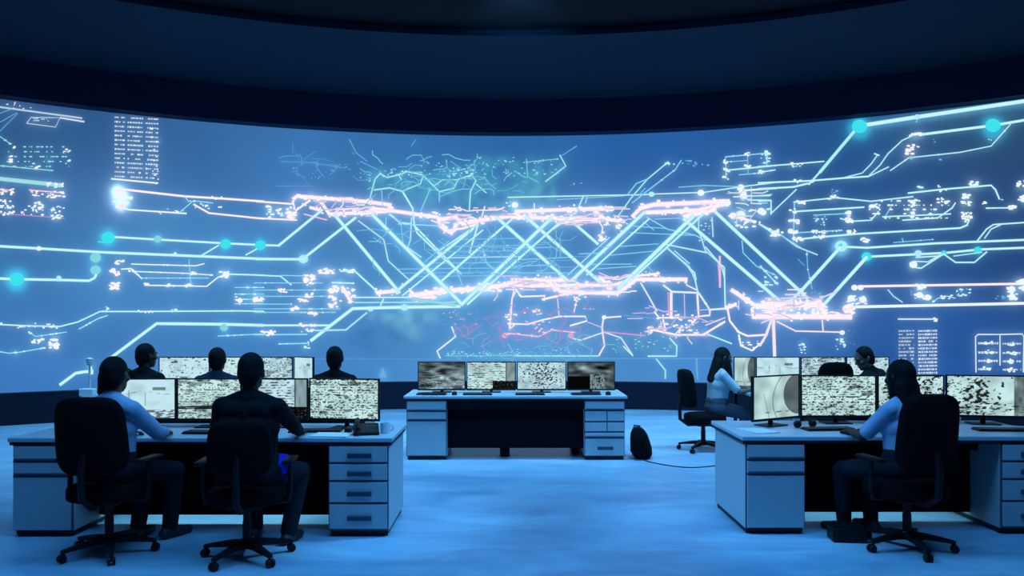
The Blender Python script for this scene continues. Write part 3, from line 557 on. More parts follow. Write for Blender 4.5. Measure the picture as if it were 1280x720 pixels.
# ------------------------------------------------------------------ desks
def desk(label, x0, x1, yf, depth, group, left='door', right='drawers', h=.77, pw=.47, cy=.0, panel_y=.40, panel_z=.075, inset=.03):
    t = thing('control_desk', label, 'desk', ((x0+x1)/2, yf+depth/2, 0), 0, group)
    def loc(x, y, z): return (x-(x0+x1)/2, y-depth/2, z)
    m = MB(); m.box(loc(x0, 0, h-.035), loc(x1, depth, h), .008); m.build('desktop', M_desk, t)
    m = MB(); m.box(loc(x0+.012, .012, h-.06), loc(x1-.012, depth-.012, h-.0352)); m.build('underframe', M_gap, t)
    for side, kind in ((0, left), (1, right)):
        a = x0+inset if side == 0 else x1-.03-pw; b_ = a+pw
        m = MB(); m.box(loc(a, .035, .045), loc(b_, depth-.03, h-.0602), .004); m.build('pedestal', M_ped, t)
        m = MB(); m.box(loc(a+.012, .05, .012), loc(b_-.012, depth-.06, .0448)); m.build('plinth', M_gap, t)
        for fx in (a+.03, b_-.03):
            for fy in (.07, depth-.08): MB().lathe([(.018, 0), (.02, .003), (.015, .0118)], 12, M=T(*loc(fx, fy, 0))).build('foot', M_black, t)
        m = MB(); m.box(loc(a+.004, .022, .05), loc(b_-.004, .0349, h-.0605)); m.build('drawer_recess', M_slot, t)
        z1 = h-.068; z0 = .055; H = z1-z0
        if kind == 'door': cuts = [(0, .165, 0), (.195, .34, 0), (.37, 1, 0)]
        elif kind == 'drawers': cuts = [(0, .185, 1), (.215, .40, 1), (.43, .665, 1), (.695, .985, 1)]
        else: cuts = [(0, .15, 0), (.18, .36, 2), (.39, .55, 2), (.58, .66, 0), (.69, 1, 1)]
        for c0, c1, hd in cuts:
            za, zb = z1-c1*H, z1-c0*H
            name = 'drawer' if (zb-za) < .4 else 'cabinet_door'
            m = MB()
            if hd == 2:
                mid = (a+b_)/2+.03
                m.box(loc(a+.012, .008, za), loc(mid-.006, .0218, zb), .003); m.box(loc(mid+.006, .008, za), loc(b_-.012, .0218, zb), .003)
            else: m.box(loc(a+.012, .008, za), loc(b_-.012, .0218, zb), .003)
            d = m.build(name, M_ped, t)
            if hd == 1:
                m = MB(); c = (a+b_)/2+.01; zc = (za+zb)/2-.012
                m.box(loc(c-.095, -.004, zc-.019), loc(c+.095, .0076, zc+.019), .003)
                m.box(loc(c-.09, -.010, zc+.010), loc(c+.09, -.0035, zc+.021), .002)
                m.build('handle', M_slot, d)
            elif hd == 0 and (zb-za) < .2:
                m = MB(); m.box(loc(a+.02, .001, za+.002), loc(b_-.02, .0076, za+.014), .002); m.build('handle', M_slot, d)
    m = MB(); m.box(loc(x0+inset+pw+.001, panel_y, panel_z), loc(x1-.03-pw-.001, panel_y+.02, h-.0605)); m.build('modesty_panel', M_panel, t)
    m = MB(); m.box(loc(x0+inset+pw+.002, panel_y-.11, h-.16), loc(x1-.03-pw-.002, panel_y-.002, h-.061)); m.build('cable_tray', M_panel, t)
    if inset > .1:
        for fy in (.05, depth-.09): MB().box(loc(x0+.03, fy, 0), loc(x0+.07, fy+.04, h-.0602), .003).build('leg', M_black, t)
    return t
YF = 5.93
desk('long pale desk at front left where a light shirted and a dark clothed person sit', -3.90, -.925, YF, .84, 'control desks', 'door', 'drawers')
desk('pale desk with four monitors standing empty in the middle of the room', -1.30, 1.385, 9.2, .85, 'control desks', 'door', 'mixed', pw=.49, panel_y=.10, panel_z=.13)
desk('long pale desk at front right where a woman with long hair sits', 1.80, 4.33, 6.0, .95, 'control desks', 'door', 'drawers', panel_y=.42)
desk('rear left desk in front of the video wall behind the front left desk', -5.12, -1.72, 9.0, .85, 'control desks', 'door', 'drawers')
desk('rear right desk behind the front right desk at which a woman sits sideways', 2.94, 5.6, 9.5, .85, 'control desks', 'door', 'drawers', inset=.52)

# ------------------------------------------------------------------ monitors
def picture(kind, seed, nx=176, ny=100):
    r = np.random.RandomState(seed)
    X, Y = np.meshgrid(np.linspace(0, 1, nx), np.linspace(0, 1, ny))     # Y up
    def nz(sx, sy):
        n = r.randn(ny, nx); kx = np.exp(-np.arange(-3*sx, 3*sx+1)**2/(2.*sx*sx)) if sx else np.array([1.]); ky = np.exp(-np.arange(-3*sy, 3*sy+1)**2/(2.*sy*sy)) if sy else np.array([1.])
        n = np.apply_along_axis(lambda m: np.convolve(m, kx, 'same'), 1, n); n = np.apply_along_axis(lambda m: np.convolve(m, ky, 'same'), 0, n)
        return n/n.std()
    v = np.full((ny, nx), .90)+.05*nz(12, 8)
    def dark(mask, k): 
        nonlocal v
        v = v*(1-mask*k)
    rowm = lambda p: (np.sin(Y*ny*2*PI/p) > -.2).astype(float)
    if kind == 'dense':
        dark((nz(2, 1) > .45)*rowm(6.5), .75); dark((nz(1, 1) > 1.1)*1., .5); dark((nz(7, 3) > 1.3)*1., .45); v += .12*(nz(1, 1) > 1.2)
    elif kind == 'patchy':
        dark((nz(2, 1) > .2)*(nz(7, 5) > -.1)*1., .8); dark((nz(1, 1) > 1.3)*1., .5)
    elif kind == 'bands':
        dark((nz(9, 2) > .8)*1., .3); dark((nz(3, 1) > .55)*rowm(6), .65); dark((nz(1, 1) > 1.2)*1., .5); dark(((Y < .32) & (Y > .24))*(nz(14, 1) > -.5)*1., .7)
    elif kind == 'chart':
        v += .04; dark((np.abs(Y-.66+.04*np.sin(9*X)) < .012)*(nz(5, 1) > -.2)*1., .3); dark((np.abs(X-.55) < .01)*(np.abs(Y-.5) < .18)*1., .22); dark((np.abs(X-.3) < .01)*(np.abs(Y-.6) < .12)*1., .22)
        dark((Y < .22)*(nz(5, 1) > .1)*1., .5); dark(((X > .66) & (X < .86) & (Y > .72) & (Y < .80))*1., .45)
    elif kind == 'haze':
        v = .42+.22*nz(14, 4)*.5+.18*(Y < .5)*X; v += .22*((nz(2, 1) > .5)*(Y < .45)); dark((nz(12, 2) > .9)*1., .4)
    elif kind == 'rows':
        dark((nz(3, 1) > .2)*rowm(7)*((X < .8)*1.), .6); v = np.where(X > .82, .62+.1*nz(3, 9)*.4, v); v = np.where((X > .53) & (Y < .30), .04+.25*(nz(1, 1) > 1.2), v); dark((np.abs(X-.815) < .012)*1., .6)
    elif kind == 'scatter':
        w = np.exp(-((X-.5)/.33)**2-((Y-.55)/.42)**2); dark((nz(2, 1)+w*1.5 > 1.35)*1., .75)
    elif kind == 'inset':
        v = .34+.10*nz(10, 5); v += .25*np.exp(-((X-.3)/.2)**2-((Y-.8)/.12)**2); v = np.where((X < .48) & (Y < .48), .03, v)
        v = np.where((X >= .48) & (X < .80) & (Y < .55), .62-.5*(nz(1, 1) > .3), v)
    elif kind == 'plan':
        v = .84+.05*nz(14, 10); dark((np.abs(X-.42-.18*(Y-.4)**2*3) < .012)*1., .28); dark((np.abs(X-.34+.2*Y) < .01)*(Y < .6)*1., .2)
        v = np.where(((X-1.0)/.34)**2+((Y-.55)/.5)**2 < 1, v*.5, v); dark((np.abs(Y-.14) < .012)*(nz(4, 1) > 0)*1., .4)
    elif kind == 'smudge':
        w = np.exp(-((X-.42)/.2)**2-((Y-.55)/.36)**2); dark((nz(3, 2)+w*1.9 > 1.5)*1., .8); dark((nz(2, 1) > 1.0)*(X < .5)*1., .5); v = np.where(X > .86, .5+.06*nz(3, 6), v); dark((nz(5, 1) > .9)*(Y < .35)*1., .5)
    elif kind == 'sparse':
        dark((nz(4, 2) > 1.5)*1., .6); dark((nz(2, 1) > 1.3)*rowm(9), .5); dark((nz(9, 1) > 1.1)*(Y < .4)*1., .5); v += .03
    v = np.clip(v, .02, .95)[..., None]
    tint = np.array([.82, .97, .97]) if r.rand() < .6 else np.array([.80, .95, 1.0])
    s = v*tint
    return np.where(s <= .04045, s/12.92, ((s+.055)/1.055)**2.4), X, Y
def monitor(label, pl, pr, ztop, zbot, kind, seed, group, dz=.77, nx=176, ny=100):
    """pl, pr: (x, y) of the left and right front edges seen from the desk front"""
    a = Vector((pl[0], pl[1], 0)); b_ = Vector((pr[0], pr[1], 0)); w = (b_-a).length; c = (a+b_)/2; rz = math.atan2(b_.y-a.y, b_.x-a.x)
    t = thing('monitor', label, 'monitor', (c.x, c.y, dz), rz, group)
    z0, z1 = zbot-dz, ztop-dz; bz = .011; w -= .004
    m = MB(); m.box((-w/2, 0, z0), (-w/2+bz, .03, z1), .002); m.box((w/2-bz, 0, z0), (w/2, .03, z1), .002)
    m.box((-w/2+bz, 0, z1-bz), (w/2-bz, .03, z1), .002); m.box((-w/2+bz, 0, z0), (w/2-bz, .03, z0+bz*1.8), .002)
    m.box((-w/2+bz, .009, z0+bz), (w/2-bz, .03, z1-bz)); m.box((-w*.3, .0301, z0+.06), (w*.3, .055, z1-.06), .01)
    m.build('housing', M_black, t)
    P, X, Y = picture(kind, seed, nx, ny)
    xa, xb, za, zb = -w/2+bz, w/2-bz, z0+bz*1.8, z1-bz
    V = np.stack([xa+(xb-xa)*X, 0*X+.007, za+(zb-za)*Y], -1).reshape(-1, 3)
    idx = np.arange(nx*ny).reshape(ny, nx)
    q = np.stack([idx[:-1, :-1], idx[:-1, 1:], idx[1:, 1:], idx[1:, :-1]], -1).reshape(-1, 4)
    me = bpy.data.meshes.new('screen'); me.from_pydata([tuple(v) for v in V], [], [tuple(int(k) for k in f) for f in q]); me.materials.append(MONPIX)
    ca = me.color_attributes.new('Col', 'FLOAT_COLOR', 'POINT')
    ca.data.foreach_set('color', np.concatenate([P.reshape(-1, 3), np.ones((nx*ny, 1))], 1).astype(np.float32).ravel())
    o = bpy.data.objects.new('screen', me); C.objects.link(o); o.parent = t
    m = MB(); m.tube([(0, .075, .008), (0, .072, z0*.6), (0, .066, z0+.12)], [.022, .02, .02], 10); m.box((-.04, .0552, z0+.08), (.04, .07, z0+.16), .004); m.build('stand', M_black, t, True)
    m = MB(); m.box((-.12, -.02, 0), (.12, .15, .01), .004); m.build('stand_base', M_black, t)
    return t
def mon_px(label, x0, x1, yt, yb, Y0, Y1, kind, seed, group, dz=.77, **k):
    Ym = (Y0+Y1)/2
    return monitor(label, (px(x0, Y0), Y0), (px(x1, Y1), Y1), pz(yt, Ym), pz(yb, Ym), kind, seed, group, dz, **k)
g = 'monitors on the front left desk'
mon_px('monitor with pale chart screen beside the head of the light shirted man', 134, 220, 473, 526, 6.42, 6.47, 'chart', 1, g)
mon_px('monitor with grey banded text at front left, directly left of the dark clothed man', 220.5, 302, 473, 526, 6.47, 6.47, 'bands', 2, g)
mon_px('monitor partly hidden behind the dark clothed man, pale strip at its right edge', 302.5, 385, 473, 526, 6.47, 6.47, 'rows', 33, g)
mon_px('monitor full of dense black and white speckles above the drawers of the left desk', 386, 474, 473, 526, 6.47, 6.36, 'dense', 4, g)
g = 'monitors on the middle desk'
mon_px('hazy grey monitor at the left end of the middle desk', 522, 582, 452, 488, 9.62, 9.62, 'haze', 5, g)
mon_px('monitor with text rows and black lower corner, second from left on middle desk', 583, 645, 452, 488, 9.62, 9.62, 'rows', 6, g)
mon_px('monitor with dark scatter on white, third from left on middle desk', 646, 708, 452, 488, 9.62, 9.62, 'scatter', 7, g)
mon_px('grey monitor with a black inset box at the right end of middle desk', 709, 769, 452, 488, 9.62, 9.62, 'inset', 8, g)
g = 'monitors on the front right desk'
mon_px('angled pale green monitor with faint curves at left end of front right desk', 941.5, 1000, 469, 525, 6.42, 6.72, 'plan', 9, g)
mon_px('monitor full of dense dark text left of the long haired woman', 1001, 1096, 469, 522, 6.72, 6.72, 'dense', 10, g)
mon_px('monitor mostly hidden behind the long haired woman at the right desk', 1097, 1181, 469, 522, 6.72, 6.72, 'patchy', 11, g)
mon_px('monitor with big dark smudges at the right edge of the photo', 1182.5, 1284, 469, 522, 6.72, 6.60, 'smudge', 12, g)
g = 'monitors on the rear left desk'
mon_px('rear left monitor between the hunched person and the next head', 198, 262, 446, 486, 9.45, 9.45, 'sparse', 13, g)
mon_px('rear left monitor behind the person in the middle of the rear row', 263, 322, 446, 486, 9.45, 9.45, 'sparse', 14, g)
mon_px('rear left monitor just above the dark clothed man\'s right shoulder', 323, 366, 446, 486, 9.45, 9.45, 'bands', 15, g)
mon_px('narrow pale rear left monitor at the right end of its row', 367, 391, 446, 486, 9.45, 9.25, 'chart', 16, g)
g = 'monitors on the rear right desk'
mon_px('small angled rear monitor nearest the woman sitting sideways', 917, 944, 446, 484, 10.05, 10.0, 'plan', 17, g)
mon_px('pale rear right monitor with a faint drawing, above the angled front monitor', 945, 1000, 446, 484, 10.0, 10.0, 'chart', 18, g)
mon_px('rear right monitor behind the empty black chair back', 1001, 1057, 446, 484, 10.0, 10.0, 'bands', 19, g)
mon_px('rear right monitor behind the dark figure with visible face', 1058, 1112, 446, 484, 10.0, 10.0, 'sparse', 20, g)

# ------------------------------------------------------------------ things on the desks
def keyboard(label, x, y, rz=0, w=.42, dz=.77, group='keyboards on the desks'):
    t = thing('keyboard', label, 'keyboard', (x, y, dz), rz, group)
    m = MB(); m.box((-w/2, -.07, 0), (w/2, .07, .014), .005); m.build('case', M_black, t)
    m = MB(); n = 15
    for r_ in range(5):
        for c in range(n):
            if r_ == 0 and 4 <= c <= 9:
                if c == 4: m.box((-w/2+.01+c*(w-.02)/n, -.062, .0141), (-w/2+.006+10*(w-.02)/n, -.040, .021), .002)
                continue
            xx = -w/2+.01+c*(w-.02)/n
            m.box((xx, -.062+r_*.0248, .0141), (xx+(w-.02)/n-.004, -.0395+r_*.0248, .021))
    m.build('keys', M_key, t); return t
def mouse(label, x, y, dz=.77, rz=0):
    t = thing('computer_mouse', label, 'mouse', (x, y, dz), rz, 'mice on the desks')
    m = MB(); m.pad(.062, .105, .05, 2.5, .6, M=T(0, 0, .012)@RX(PI/2)@Matrix.Diagonal((1, .6, 1, 1)))
    m.v = [(v[0], v[1], max(v[2], 0)) for v in m.v]; m.build('shell', M_black, t, True)
    m = MB(); m.lathe([(.006, -.004), (.008, -.002), (.008, .002), (.006, .004)], 12, M=T(0, .028, .026)@RY(PI/2)); m.build('wheel', M_metal, t)
    return t
keyboard('keyboard in front of the chart monitor, by the light shirted man', -2.42, 6.17, R(-4))
keyboard('keyboard on the left desk beside the dark clothed man\'s right hand', -1.60, 6.26, R(3))
mouse('mouse on the left desk beside the speckled monitor\'s keyboard', -1.33, 6.25)
for i, (x, lab) in enumerate(((-.98, 'keyboard at the left end of the middle desk'), (-.42, 'keyboard before the second monitor of the middle desk'), (.22, 'keyboard before the third monitor of the middle desk'), (.90, 'keyboard before the black inset monitor of the middle desk'))):
    keyboard(lab, x, 9.36, R((-3, 2, 0, 4)[i]), .36)
mouse('mouse near the left end of the middle desk', -.70, 9.34); mouse('mouse near the right end of the middle desk', 1.17, 9.34)
keyboard('keyboard on the right desk before the dense text monitor, by the woman\'s hand', 2.62, 6.36, R(6))
keyboard('keyboard at the right edge of the photo before the smudged monitor', 4.03, 6.32, R(-4))
mouse('mouse on the right desk just right of the woman\'s chair back', 3.53, 6.30, rz=R(-20))
# notebooks / paper sheets
def sheets(label, x, y, rz, n=3, w=.21, h=.297, dz=.77):
    m = MB(); rnd = random.Random(int(x*100))
    for i in range(n):
        a = rnd.uniform(-.06, .06); m.box((-w/2, -h/2, i*.0022), (w/2, h/2, i*.0022+.0018), M=RZ(a))
    o = m.build('paper_stack', M_paper, None, loc=(x, y, dz)); o.rotation_euler.z = rz
    return tag(o, label, 'papers')
sheets('white papers lying on left desk under the speckled monitor', -1.42, 6.055, R(84), 4)
sheets('white papers at the left end of the front right desk', 2.02, 6.30, R(15), 3)
# desk telephone
t = thing('desk_telephone', 'black desk telephone on left desk above the four drawers', 'telephone', (-1.165, 6.13, .77), R(12))
m = MB(); m.add([(-.10, -.09, 0), (.10, -.09, 0), (.10, .09, 0), (-.10, .09, 0), (-.10, -.09, .022), (.10, -.09, .022), (.10, .09, .075), (-.10, .09, .075)], [(0, 1, 2, 3), (4, 5, 6, 7), (0, 1, 5, 4), (1, 2, 6, 5), (2, 3, 7, 6), (3, 0, 4, 7)]); m.build('phone_body', M_black, t)
m = MB()
for i in range(4):
    for j in range(3):
        x = .0+j*.028; y = -.06+i*.026; z = .022+(y+.09)/.18*.053
        m.box((x, y, z), (x+.02, y+.018, z+.005))
m.build('buttons', M_metal, t)
m = MB(); m.tube([(-.065, -.085, .05), (-.066, -.06, .068), (-.068, 0, .088), (-.066, .06, .105), (-.065, .085, .098)], [.019, .021, .013, .021, .019], 12); m.build('handset', M_black, t, True)
m = MB(); m.tube([(-.065+.01*math.sin(i*1.4), -.09-.003*i, .045-.002*i) for i in range(19)], .004, 6); m.build('cord', M_black, t, True)
# white mug beside it
t = thing('mug', 'white mug beside the telephone on the left desk', 'mug', (-1.02, 6.18, .77))
m = MB(); m.lathe([(.030, 0), (.036, .004), (.039, .05), (.040, .085), (.036, .085), (.035, .05), (.030, .008)], 24); m.build('mug_body', M_white, t, True)
m = MB(); m.tube([(.037, 0, .066), (.056, 0, .068), (.064, 0, .045), (.056, 0, .022), (.037, 0, .022)], .006, 8); m.build('handle', M_white, t, True)
# headset on the right desk and dark gadgets near the woman's hand
t = thing('headset', 'small black headset lying on right desk below the dense text monitor', 'headset', (2.48, 6.50, .77), R(20))
m = MB(); m.tube([(.075*math.cos(PI*i/12), 0, .035+.075*math.sin(PI*i/12)*.35) for i in range(13)], .007, 8); m.build('headband', M_black, t, True)
for s in (-1, 1):
    m = MB(); m.pad(.06, .06, .03, 2, .5, M=T(s*.078, 0, .032)@RZ(PI/2)); m.build('ear_cup', M_black, t, True)
# small white lamp / camera stand behind the light shirted man
t = thing('desk_lamp', 'white desk lamp on a pole left of the light shirted man\'s head', 'lamp', (px(110, 9.2), 9.2, .77))
m = MB(); m.box((-.085, -.05, 0), (.085, .05, .09), .012); m.build('lamp_base', M_white, t)
m = MB(); m.tube([(.02, 0, .09), (.02, 0, .38)], .012, 10); m.build('pole', M_white, t, True)
m = MB(); m.lathe([(.022, 0), (.030, .015), (.045, .075), (.046, .085), (.02, .095)], 20, M=T(.02, 0, .36)); m.build('lamp_head', M_white, t, True)

# ------------------------------------------------------------------ office chairs
def chair(label, x, y, rz, seat=.50, top=1.13, bw=.48, base_rot=0.0, group='office chairs', arms=True, bot=.62):
    t = thing('office_chair', label, 'chair', (x, y, 0), rz, group)
    m = MB(); m.pad(.50, .48, .085, 3.6, .5, M=T(0, .02, seat-.045)@RX(-PI/2)); m.build('seat', M_fabric, t, True)
    hb = top-bot
    m = MB(); m.pad(bw, hb, .075, 4.2, .55, curve=.55, taper=.10, M=T(0, -.235, (top+bot)/2)@RX(R(7))); m.build('backrest', M_fabric, t, True)
    m = MB(); m.tube([(0, -.05, seat-.115), (0, -.20, seat-.12), (0, -.305, seat-.05), (0, -.315, seat+.12), (0, -.29, bot+.16)], [.028, .026, .024, .024, .02], 10); m.build('back_support', M_black, t, True)
    m = MB(); m.box((-.12, -.12, seat-.135), (.12, .12, seat-.092), .012); m.tube([(.12, .03, seat-.115), (.25, .03, seat-.12)], .008, 8); m.build('tilt_mechanism', M_black, t)
    m = MB(); m.lathe([(.030, .09), (.030, .26), (.026, .262), (.026, seat-.13)], 18); m.build('gas_column', M_black, t, True)
    m = MB(); m.lathe([(.030, .070), (.052, .078), (.055, .115), (.040, .135)], 20); m.build('hub', M_black, t, True)
    for k in range(5):
        a = base_rot-rz+2*PI*k/5; Mk = RZ(a)
        m = MB(); vs = []; sec = ((.03, .036, .080, .128), (.12, .030, .082, .122), (.26, .022, .072, .098), (.315, .018, .064, .086))
        for d, w, za, zb in sec: vs += [(d, -w/1.1, za), (d, w/1.1, za), (d, w*.75, zb), (d, -w*.75, zb)]
        fs = [(0, 1, 2, 3), (15, 14, 13, 12)]
        for i in range(3):
            for j in range(4): fs.append((4*i+j, 4*i+(j+1) % 4, 4*i+4+(j+1) % 4, 4*i+4+j))
        m.add(vs, fs, 0, Mk); lg = m.build('leg', M_black, t)
        m = MB()
        for s in (-1, 1): m.lathe([(.012, -.009), (.027, -.008), (.029, 0), (.027, .008), (.012, .009)], 16, M=Mk@T(.31, s*.016, .029)@RX(PI/2))
        m.tube([(.30, 0, .064), (.30, 0, .05)], .01, 8, M=Mk); m.box((.285, -.007, .026), (.325, .007, .055), .003, M=Mk)
        m.build('caster', M_black, lg, True)
    if arms:
        for s in (-1, 1):
            m = MB(); m.tube([(s*.20, .0, seat-.11), (s*.285, .0, seat-.10), (s*.30, .0, seat-.02), (s*.295, .0, seat+.17)], [.016, .017, .017, .016], 8)
            m.box((s*.295-.04, -.12, seat+.17), (s*.295+.04, .14, seat+.20), .012); m.build('armrest', M_black, t, True)
    return t
# ------------------------------------------------------------------ people: bodies grown as one voxel surface
def cap_mesh(V, Fc, a, b_, ra, rb, seg=14, hr=5, flat=None):
    a = Vector(a); b_ = Vector(b_); d = b_-a; l = d.length
    z = d.normalized() if l > 1e-6 else Vector((0, 0, 1))
    x = z.orthogonal().normalized(); y = z.cross(x)
    o = len(V); rings = []
    for i in range(1, hr+1):
        t = PI/2*(1-i/hr); rings.append((a-z*ra*math.sin(t), ra*math.cos(t)))
    for i in range(0, hr):
        t = PI/2*i/hr; rings.append((b_+z*rb*math.sin(t), rb*math.cos(t)))
    V.append(tuple(a-z*ra))
    for c, r_ in rings:
        for k in range(seg):
            q = 2*PI*k/seg; V.append(tuple(c+x*math.cos(q)*r_+y*math.sin(q)*r_))
    V.append(tuple(b_+z*rb)); n = len(rings)
    for k in range(seg):
        k2 = (k+1) % seg
        Fc.append((o, o+1+k2, o+1+k))
        for i in range(n-1): Fc.append((o+1+i*seg+k, o+1+i*seg+k2, o+1+(i+1)*seg+k2, o+1+(i+1)*seg+k))
        Fc.append((o+1+(n-1)*seg+k, o+1+(n-1)*seg+k2, o+1+n*seg))
def ell_mesh(V, Fc, c, ax, rad, seg=20, rg=12):
    c = Vector(c); o = len(V)
    P = lambda u, v: c+ax[0]*rad[0]*math.sin(v)*math.cos(u)+ax[1]*rad[1]*math.sin(v)*math.sin(u)+ax[2]*rad[2]*math.cos(v)
    V.append(tuple(P(0, 0)))
    for i in range(1, rg):
        for k in range(seg): V.append(tuple(P(2*PI*k/seg, PI*i/rg)))
    V.append(tuple(P(0, PI)))
    for k in range(seg):
        k2 = (k+1) % seg; Fc.append((o, o+1+k, o+1+k2))
        for i in range(rg-2): Fc.append((o+1+i*seg+k, o+1+(i+1)*seg+k, o+1+(i+1)*seg+k2, o+1+i*seg+k2))
        Fc.append((o+1+(rg-2)*seg+k, o+1+(rg-1)*seg, o+1+(rg-2)*seg+k2))
def grow(name, prims, m, parent, vox=.006, smooth=3):
    V = []; Fc = []
    for p in prims:
        if p[0] == 'c': cap_mesh(V, Fc, *p[1:])
        else: ell_mesh(V, Fc, *p[1:])
    me = bpy.data.meshes.new('tmp'); me.from_pydata(V, [], Fc)
    bm = bmesh.new(); bm.from_mesh(me); bmesh.ops.recalc_face_normals(bm, faces=bm.faces); bm.to_mesh(me); bm.free()
    o = bpy.data.objects.new('tmp', me); C.objects.link(o)
    r = o.modifiers.new('r', 'REMESH'); r.mode = 'VOXEL'; r.voxel_size = vox; r.use_smooth_shade = True
    s = o.modifiers.new('s', 'SMOOTH'); s.iterations = smooth; s.factor = .5
    dg = bpy.context.evaluated_depsgraph_get(); dg.update()
    res = bpy.data.meshes.new_from_object(o.evaluated_get(dg))
    bpy.data.objects.remove(o); bpy.data.meshes.remove(me)
    res.name = name; res.materials.clear(); res.materials.append(m)
    res.polygons.foreach_set('use_smooth', [True]*len(res.polygons))
    ob = bpy.data.objects.new(name, res); C.objects.link(ob); ob.parent = parent
    return ob
def ik(S, W, a, b_, pole):
    S = Vector(S); W = Vector(W); d = W-S; l = d.length
    if l > (a+b_)*.995: W = S+d.normalized()*(a+b_)*.995; d = W-S; l = d.length
    u = d.normalized(); x = (a*a-b_*b_+l*l)/(2*l); hgt = math.sqrt(max(a*a-x*x, 0))
    p = Vector(pole); p = (p-u*p.dot(u)).normalized()
    return S+u*x+p*hgt, W
def person(label, x, y, rz, seat=.50, S=1.0, lean=2, hands=None, feet=None, yaw=0, pitch=0, roll=0, shirt=M_dark, sleeve='long',
           trousers=M_trouser, hair='short', skin=M_skin, vox=.006, twist=0, group='people in the control room', shoes=M_shoe, female=False, side=0, poles=None, tail=False):
    t = thing('person', label, 'person', (x, y, 0), rz, group)
    inv = Matrix.Rotation(-rz, 4, 'Z')@Matrix.Translation((-x, -y, 0))
    lc = lambda p: inv@Vector(p)
    P = Vector((0, -.02, seat+.095)); l = R(lean); sd = R(side)
    up = Vector((math.sin(sd), math.sin(l), math.cos(l))).normalized(); rt0 = Vector((1, 0, 0)); rt0 = (rt0-up*rt0.dot(up)).normalized()
    fw0 = up.cross(rt0)
    tw = Matrix.Rotation(R(twist), 3, up); rt = tw@rt0; fw = tw@fw0
    w = .93 if female else 1.0
    K = lambda a, b_, c: P+(rt*a+fw*b_+up*c)*S               # point of the torso
    nb = K(0, .0, .50)
    hu = Matrix.Rotation(R(yaw), 3, Vector((0, 0, 1)))@Vector((math.sin(R(roll)), math.sin(R(pitch)), math.cos(R(pitch)))); hu.normalize()
    hf = Matrix.Rotation(R(yaw), 3, Vector((0, 0, 1)))@Vector((0, 1, 0)); hf = (hf-hu*hf.dot(hu)).normalized(); hr = hf.cross(hu)
    Hc = nb+(up*.5+hu*.5).normalized()*.155*S+hf*.02
    HS = 1.07
    H = lambda a, b_, c: Hc+(hr*a+hf*b_+hu*c)*HS
    hax = (hr*HS, hf*HS, hu*HS)
    def torso(e, lo=0):
        q = [('c', K(-.09*w, .0, 0), K(.09*w, .0, 0), (.115+e)*S, (.115+e)*S),
             ('c', K(-.07*w, .0, .02), K(-.075*w, .0, .32), (.105+e)*S, (.105+e)*S), ('c', K(.07*w, .0, .02), K(.075*w, .0, .32), (.105+e)*S, (.105+e)*S),
             ('c', K(0, .0, .0), K(0, .0, .38), (.105+e)*S, (.10+e)*S),
             ('c', K(-.085*w, -.005, .30), K(.085*w, -.005, .30), (.108+e)*S, (.108+e)*S),
             ('c', K(-.155*w, -.005, .43), K(.155*w, -.005, .43), (.060+e)*S, (.060+e)*S),
             ('c', K(-.10*w, -.01, .40), K(.10*w, -.01, .40), (.085+e)*S, (.085+e)*S),
             ('c', K(-.15*w, -.005, .445), K(-.03, -.008, .495), (.048+e)*S, (.045+e)*S), ('c', K(.15*w, -.005, .445), K(.03, -.008, .495), (.048+e)*S, (.045+e)*S)]
        if female: q += [('e', K(-.07, .085, .29), (rt, fw, up), (.06+e, .06+e, .06+e)), ('e', K(.07, .085, .29), (rt, fw, up), (.06+e, .06+e, .06+e))]
        return q
    UA, FA, TH, SH = .285*S, .255*S, .43*S, .42*S
    if hands is None: hands = [(-.20, .42, .80), (.20, .42, .80)]
    else: hands = [lc(p) for p in hands]
    if feet is None: feet = [(-.14, .36, 0), (.14, .40, 0)]
    else: feet = [lc(p) for p in feet]
    arms = []
    for s, hp in zip((-1, 1), hands):
        Sh = K(s*.185*w, -.005, .43)
        dirn = (Vector(hp)-Sh); dirn.z = 0; dirn.normalize()
        Wr = Vector(hp)-dirn*.07+Vector((0, 0, .012))
        pole = Vector((s*.55, -.35, -1)) if not poles else Vector(poles[0 if s < 0 else 1])
        El, Wr = ik(Sh, Wr, UA, FA, pole)
        arms.append((s, Sh, El, Wr))
    legs = []
    for s, fp in zip((-1, 1), feet):
        Hp = P+Vector((s*.095*S, .03, -.005)); Ak = Vector((fp[0], fp[1], .085))
        Kn, Ak = ik(Hp, Ak, TH, SH, (s*.12, .4, 1))
        legs.append((s, Hp, Kn, Ak))
    # ---- body: one continuous surface
    body = torso(0)
    for s, Sh, El, Wr in arms:
        body += [('c', Sh, El, .052*S*w, .040*S*w), ('c', El, Wr, .041*S*w, .027*S*w)]
        fd = (Wr-El).normalized(); fd = (fd+Vector((0, 0, -.25 if fd.z > -.3 else .15))).normalized()
        if fd.z < -.12: fd.z = -.12; fd.normalize()
        sd_ = fd.cross(Vector((0, 0, 1))).normalized(); nm = sd_.cross(fd).normalized()
        pc = Wr+fd*.052
        body += [('e', pc, (sd_, fd, nm), (.041, .054, .017)), ('c', Wr-fd*.02, Wr+fd*.03, .026, .022)]
        for i, (ox, ln) in enumerate(((-.031, .066), (-.0105, .076), (.0105, .072), (.031, .056))):
            b0 = pc+fd*.040+sd_*ox; f1 = (fd-nm*.12+sd_*ox*2).normalized(); f2 = (fd-nm*.55).normalized(); f3 = (fd-nm*.95).normalized()
            b1 = b0+f1*ln*.45; b2 = b1+f2*ln*.32; b3 = b2+f3*ln*.25
            body += [('c', b0, b1, .0088, .0084, 8, 3), ('c', b1, b2, .0084, .0078, 8, 3), ('c', b2, b3, .0078, .0068, 8, 3)]
        th = -s
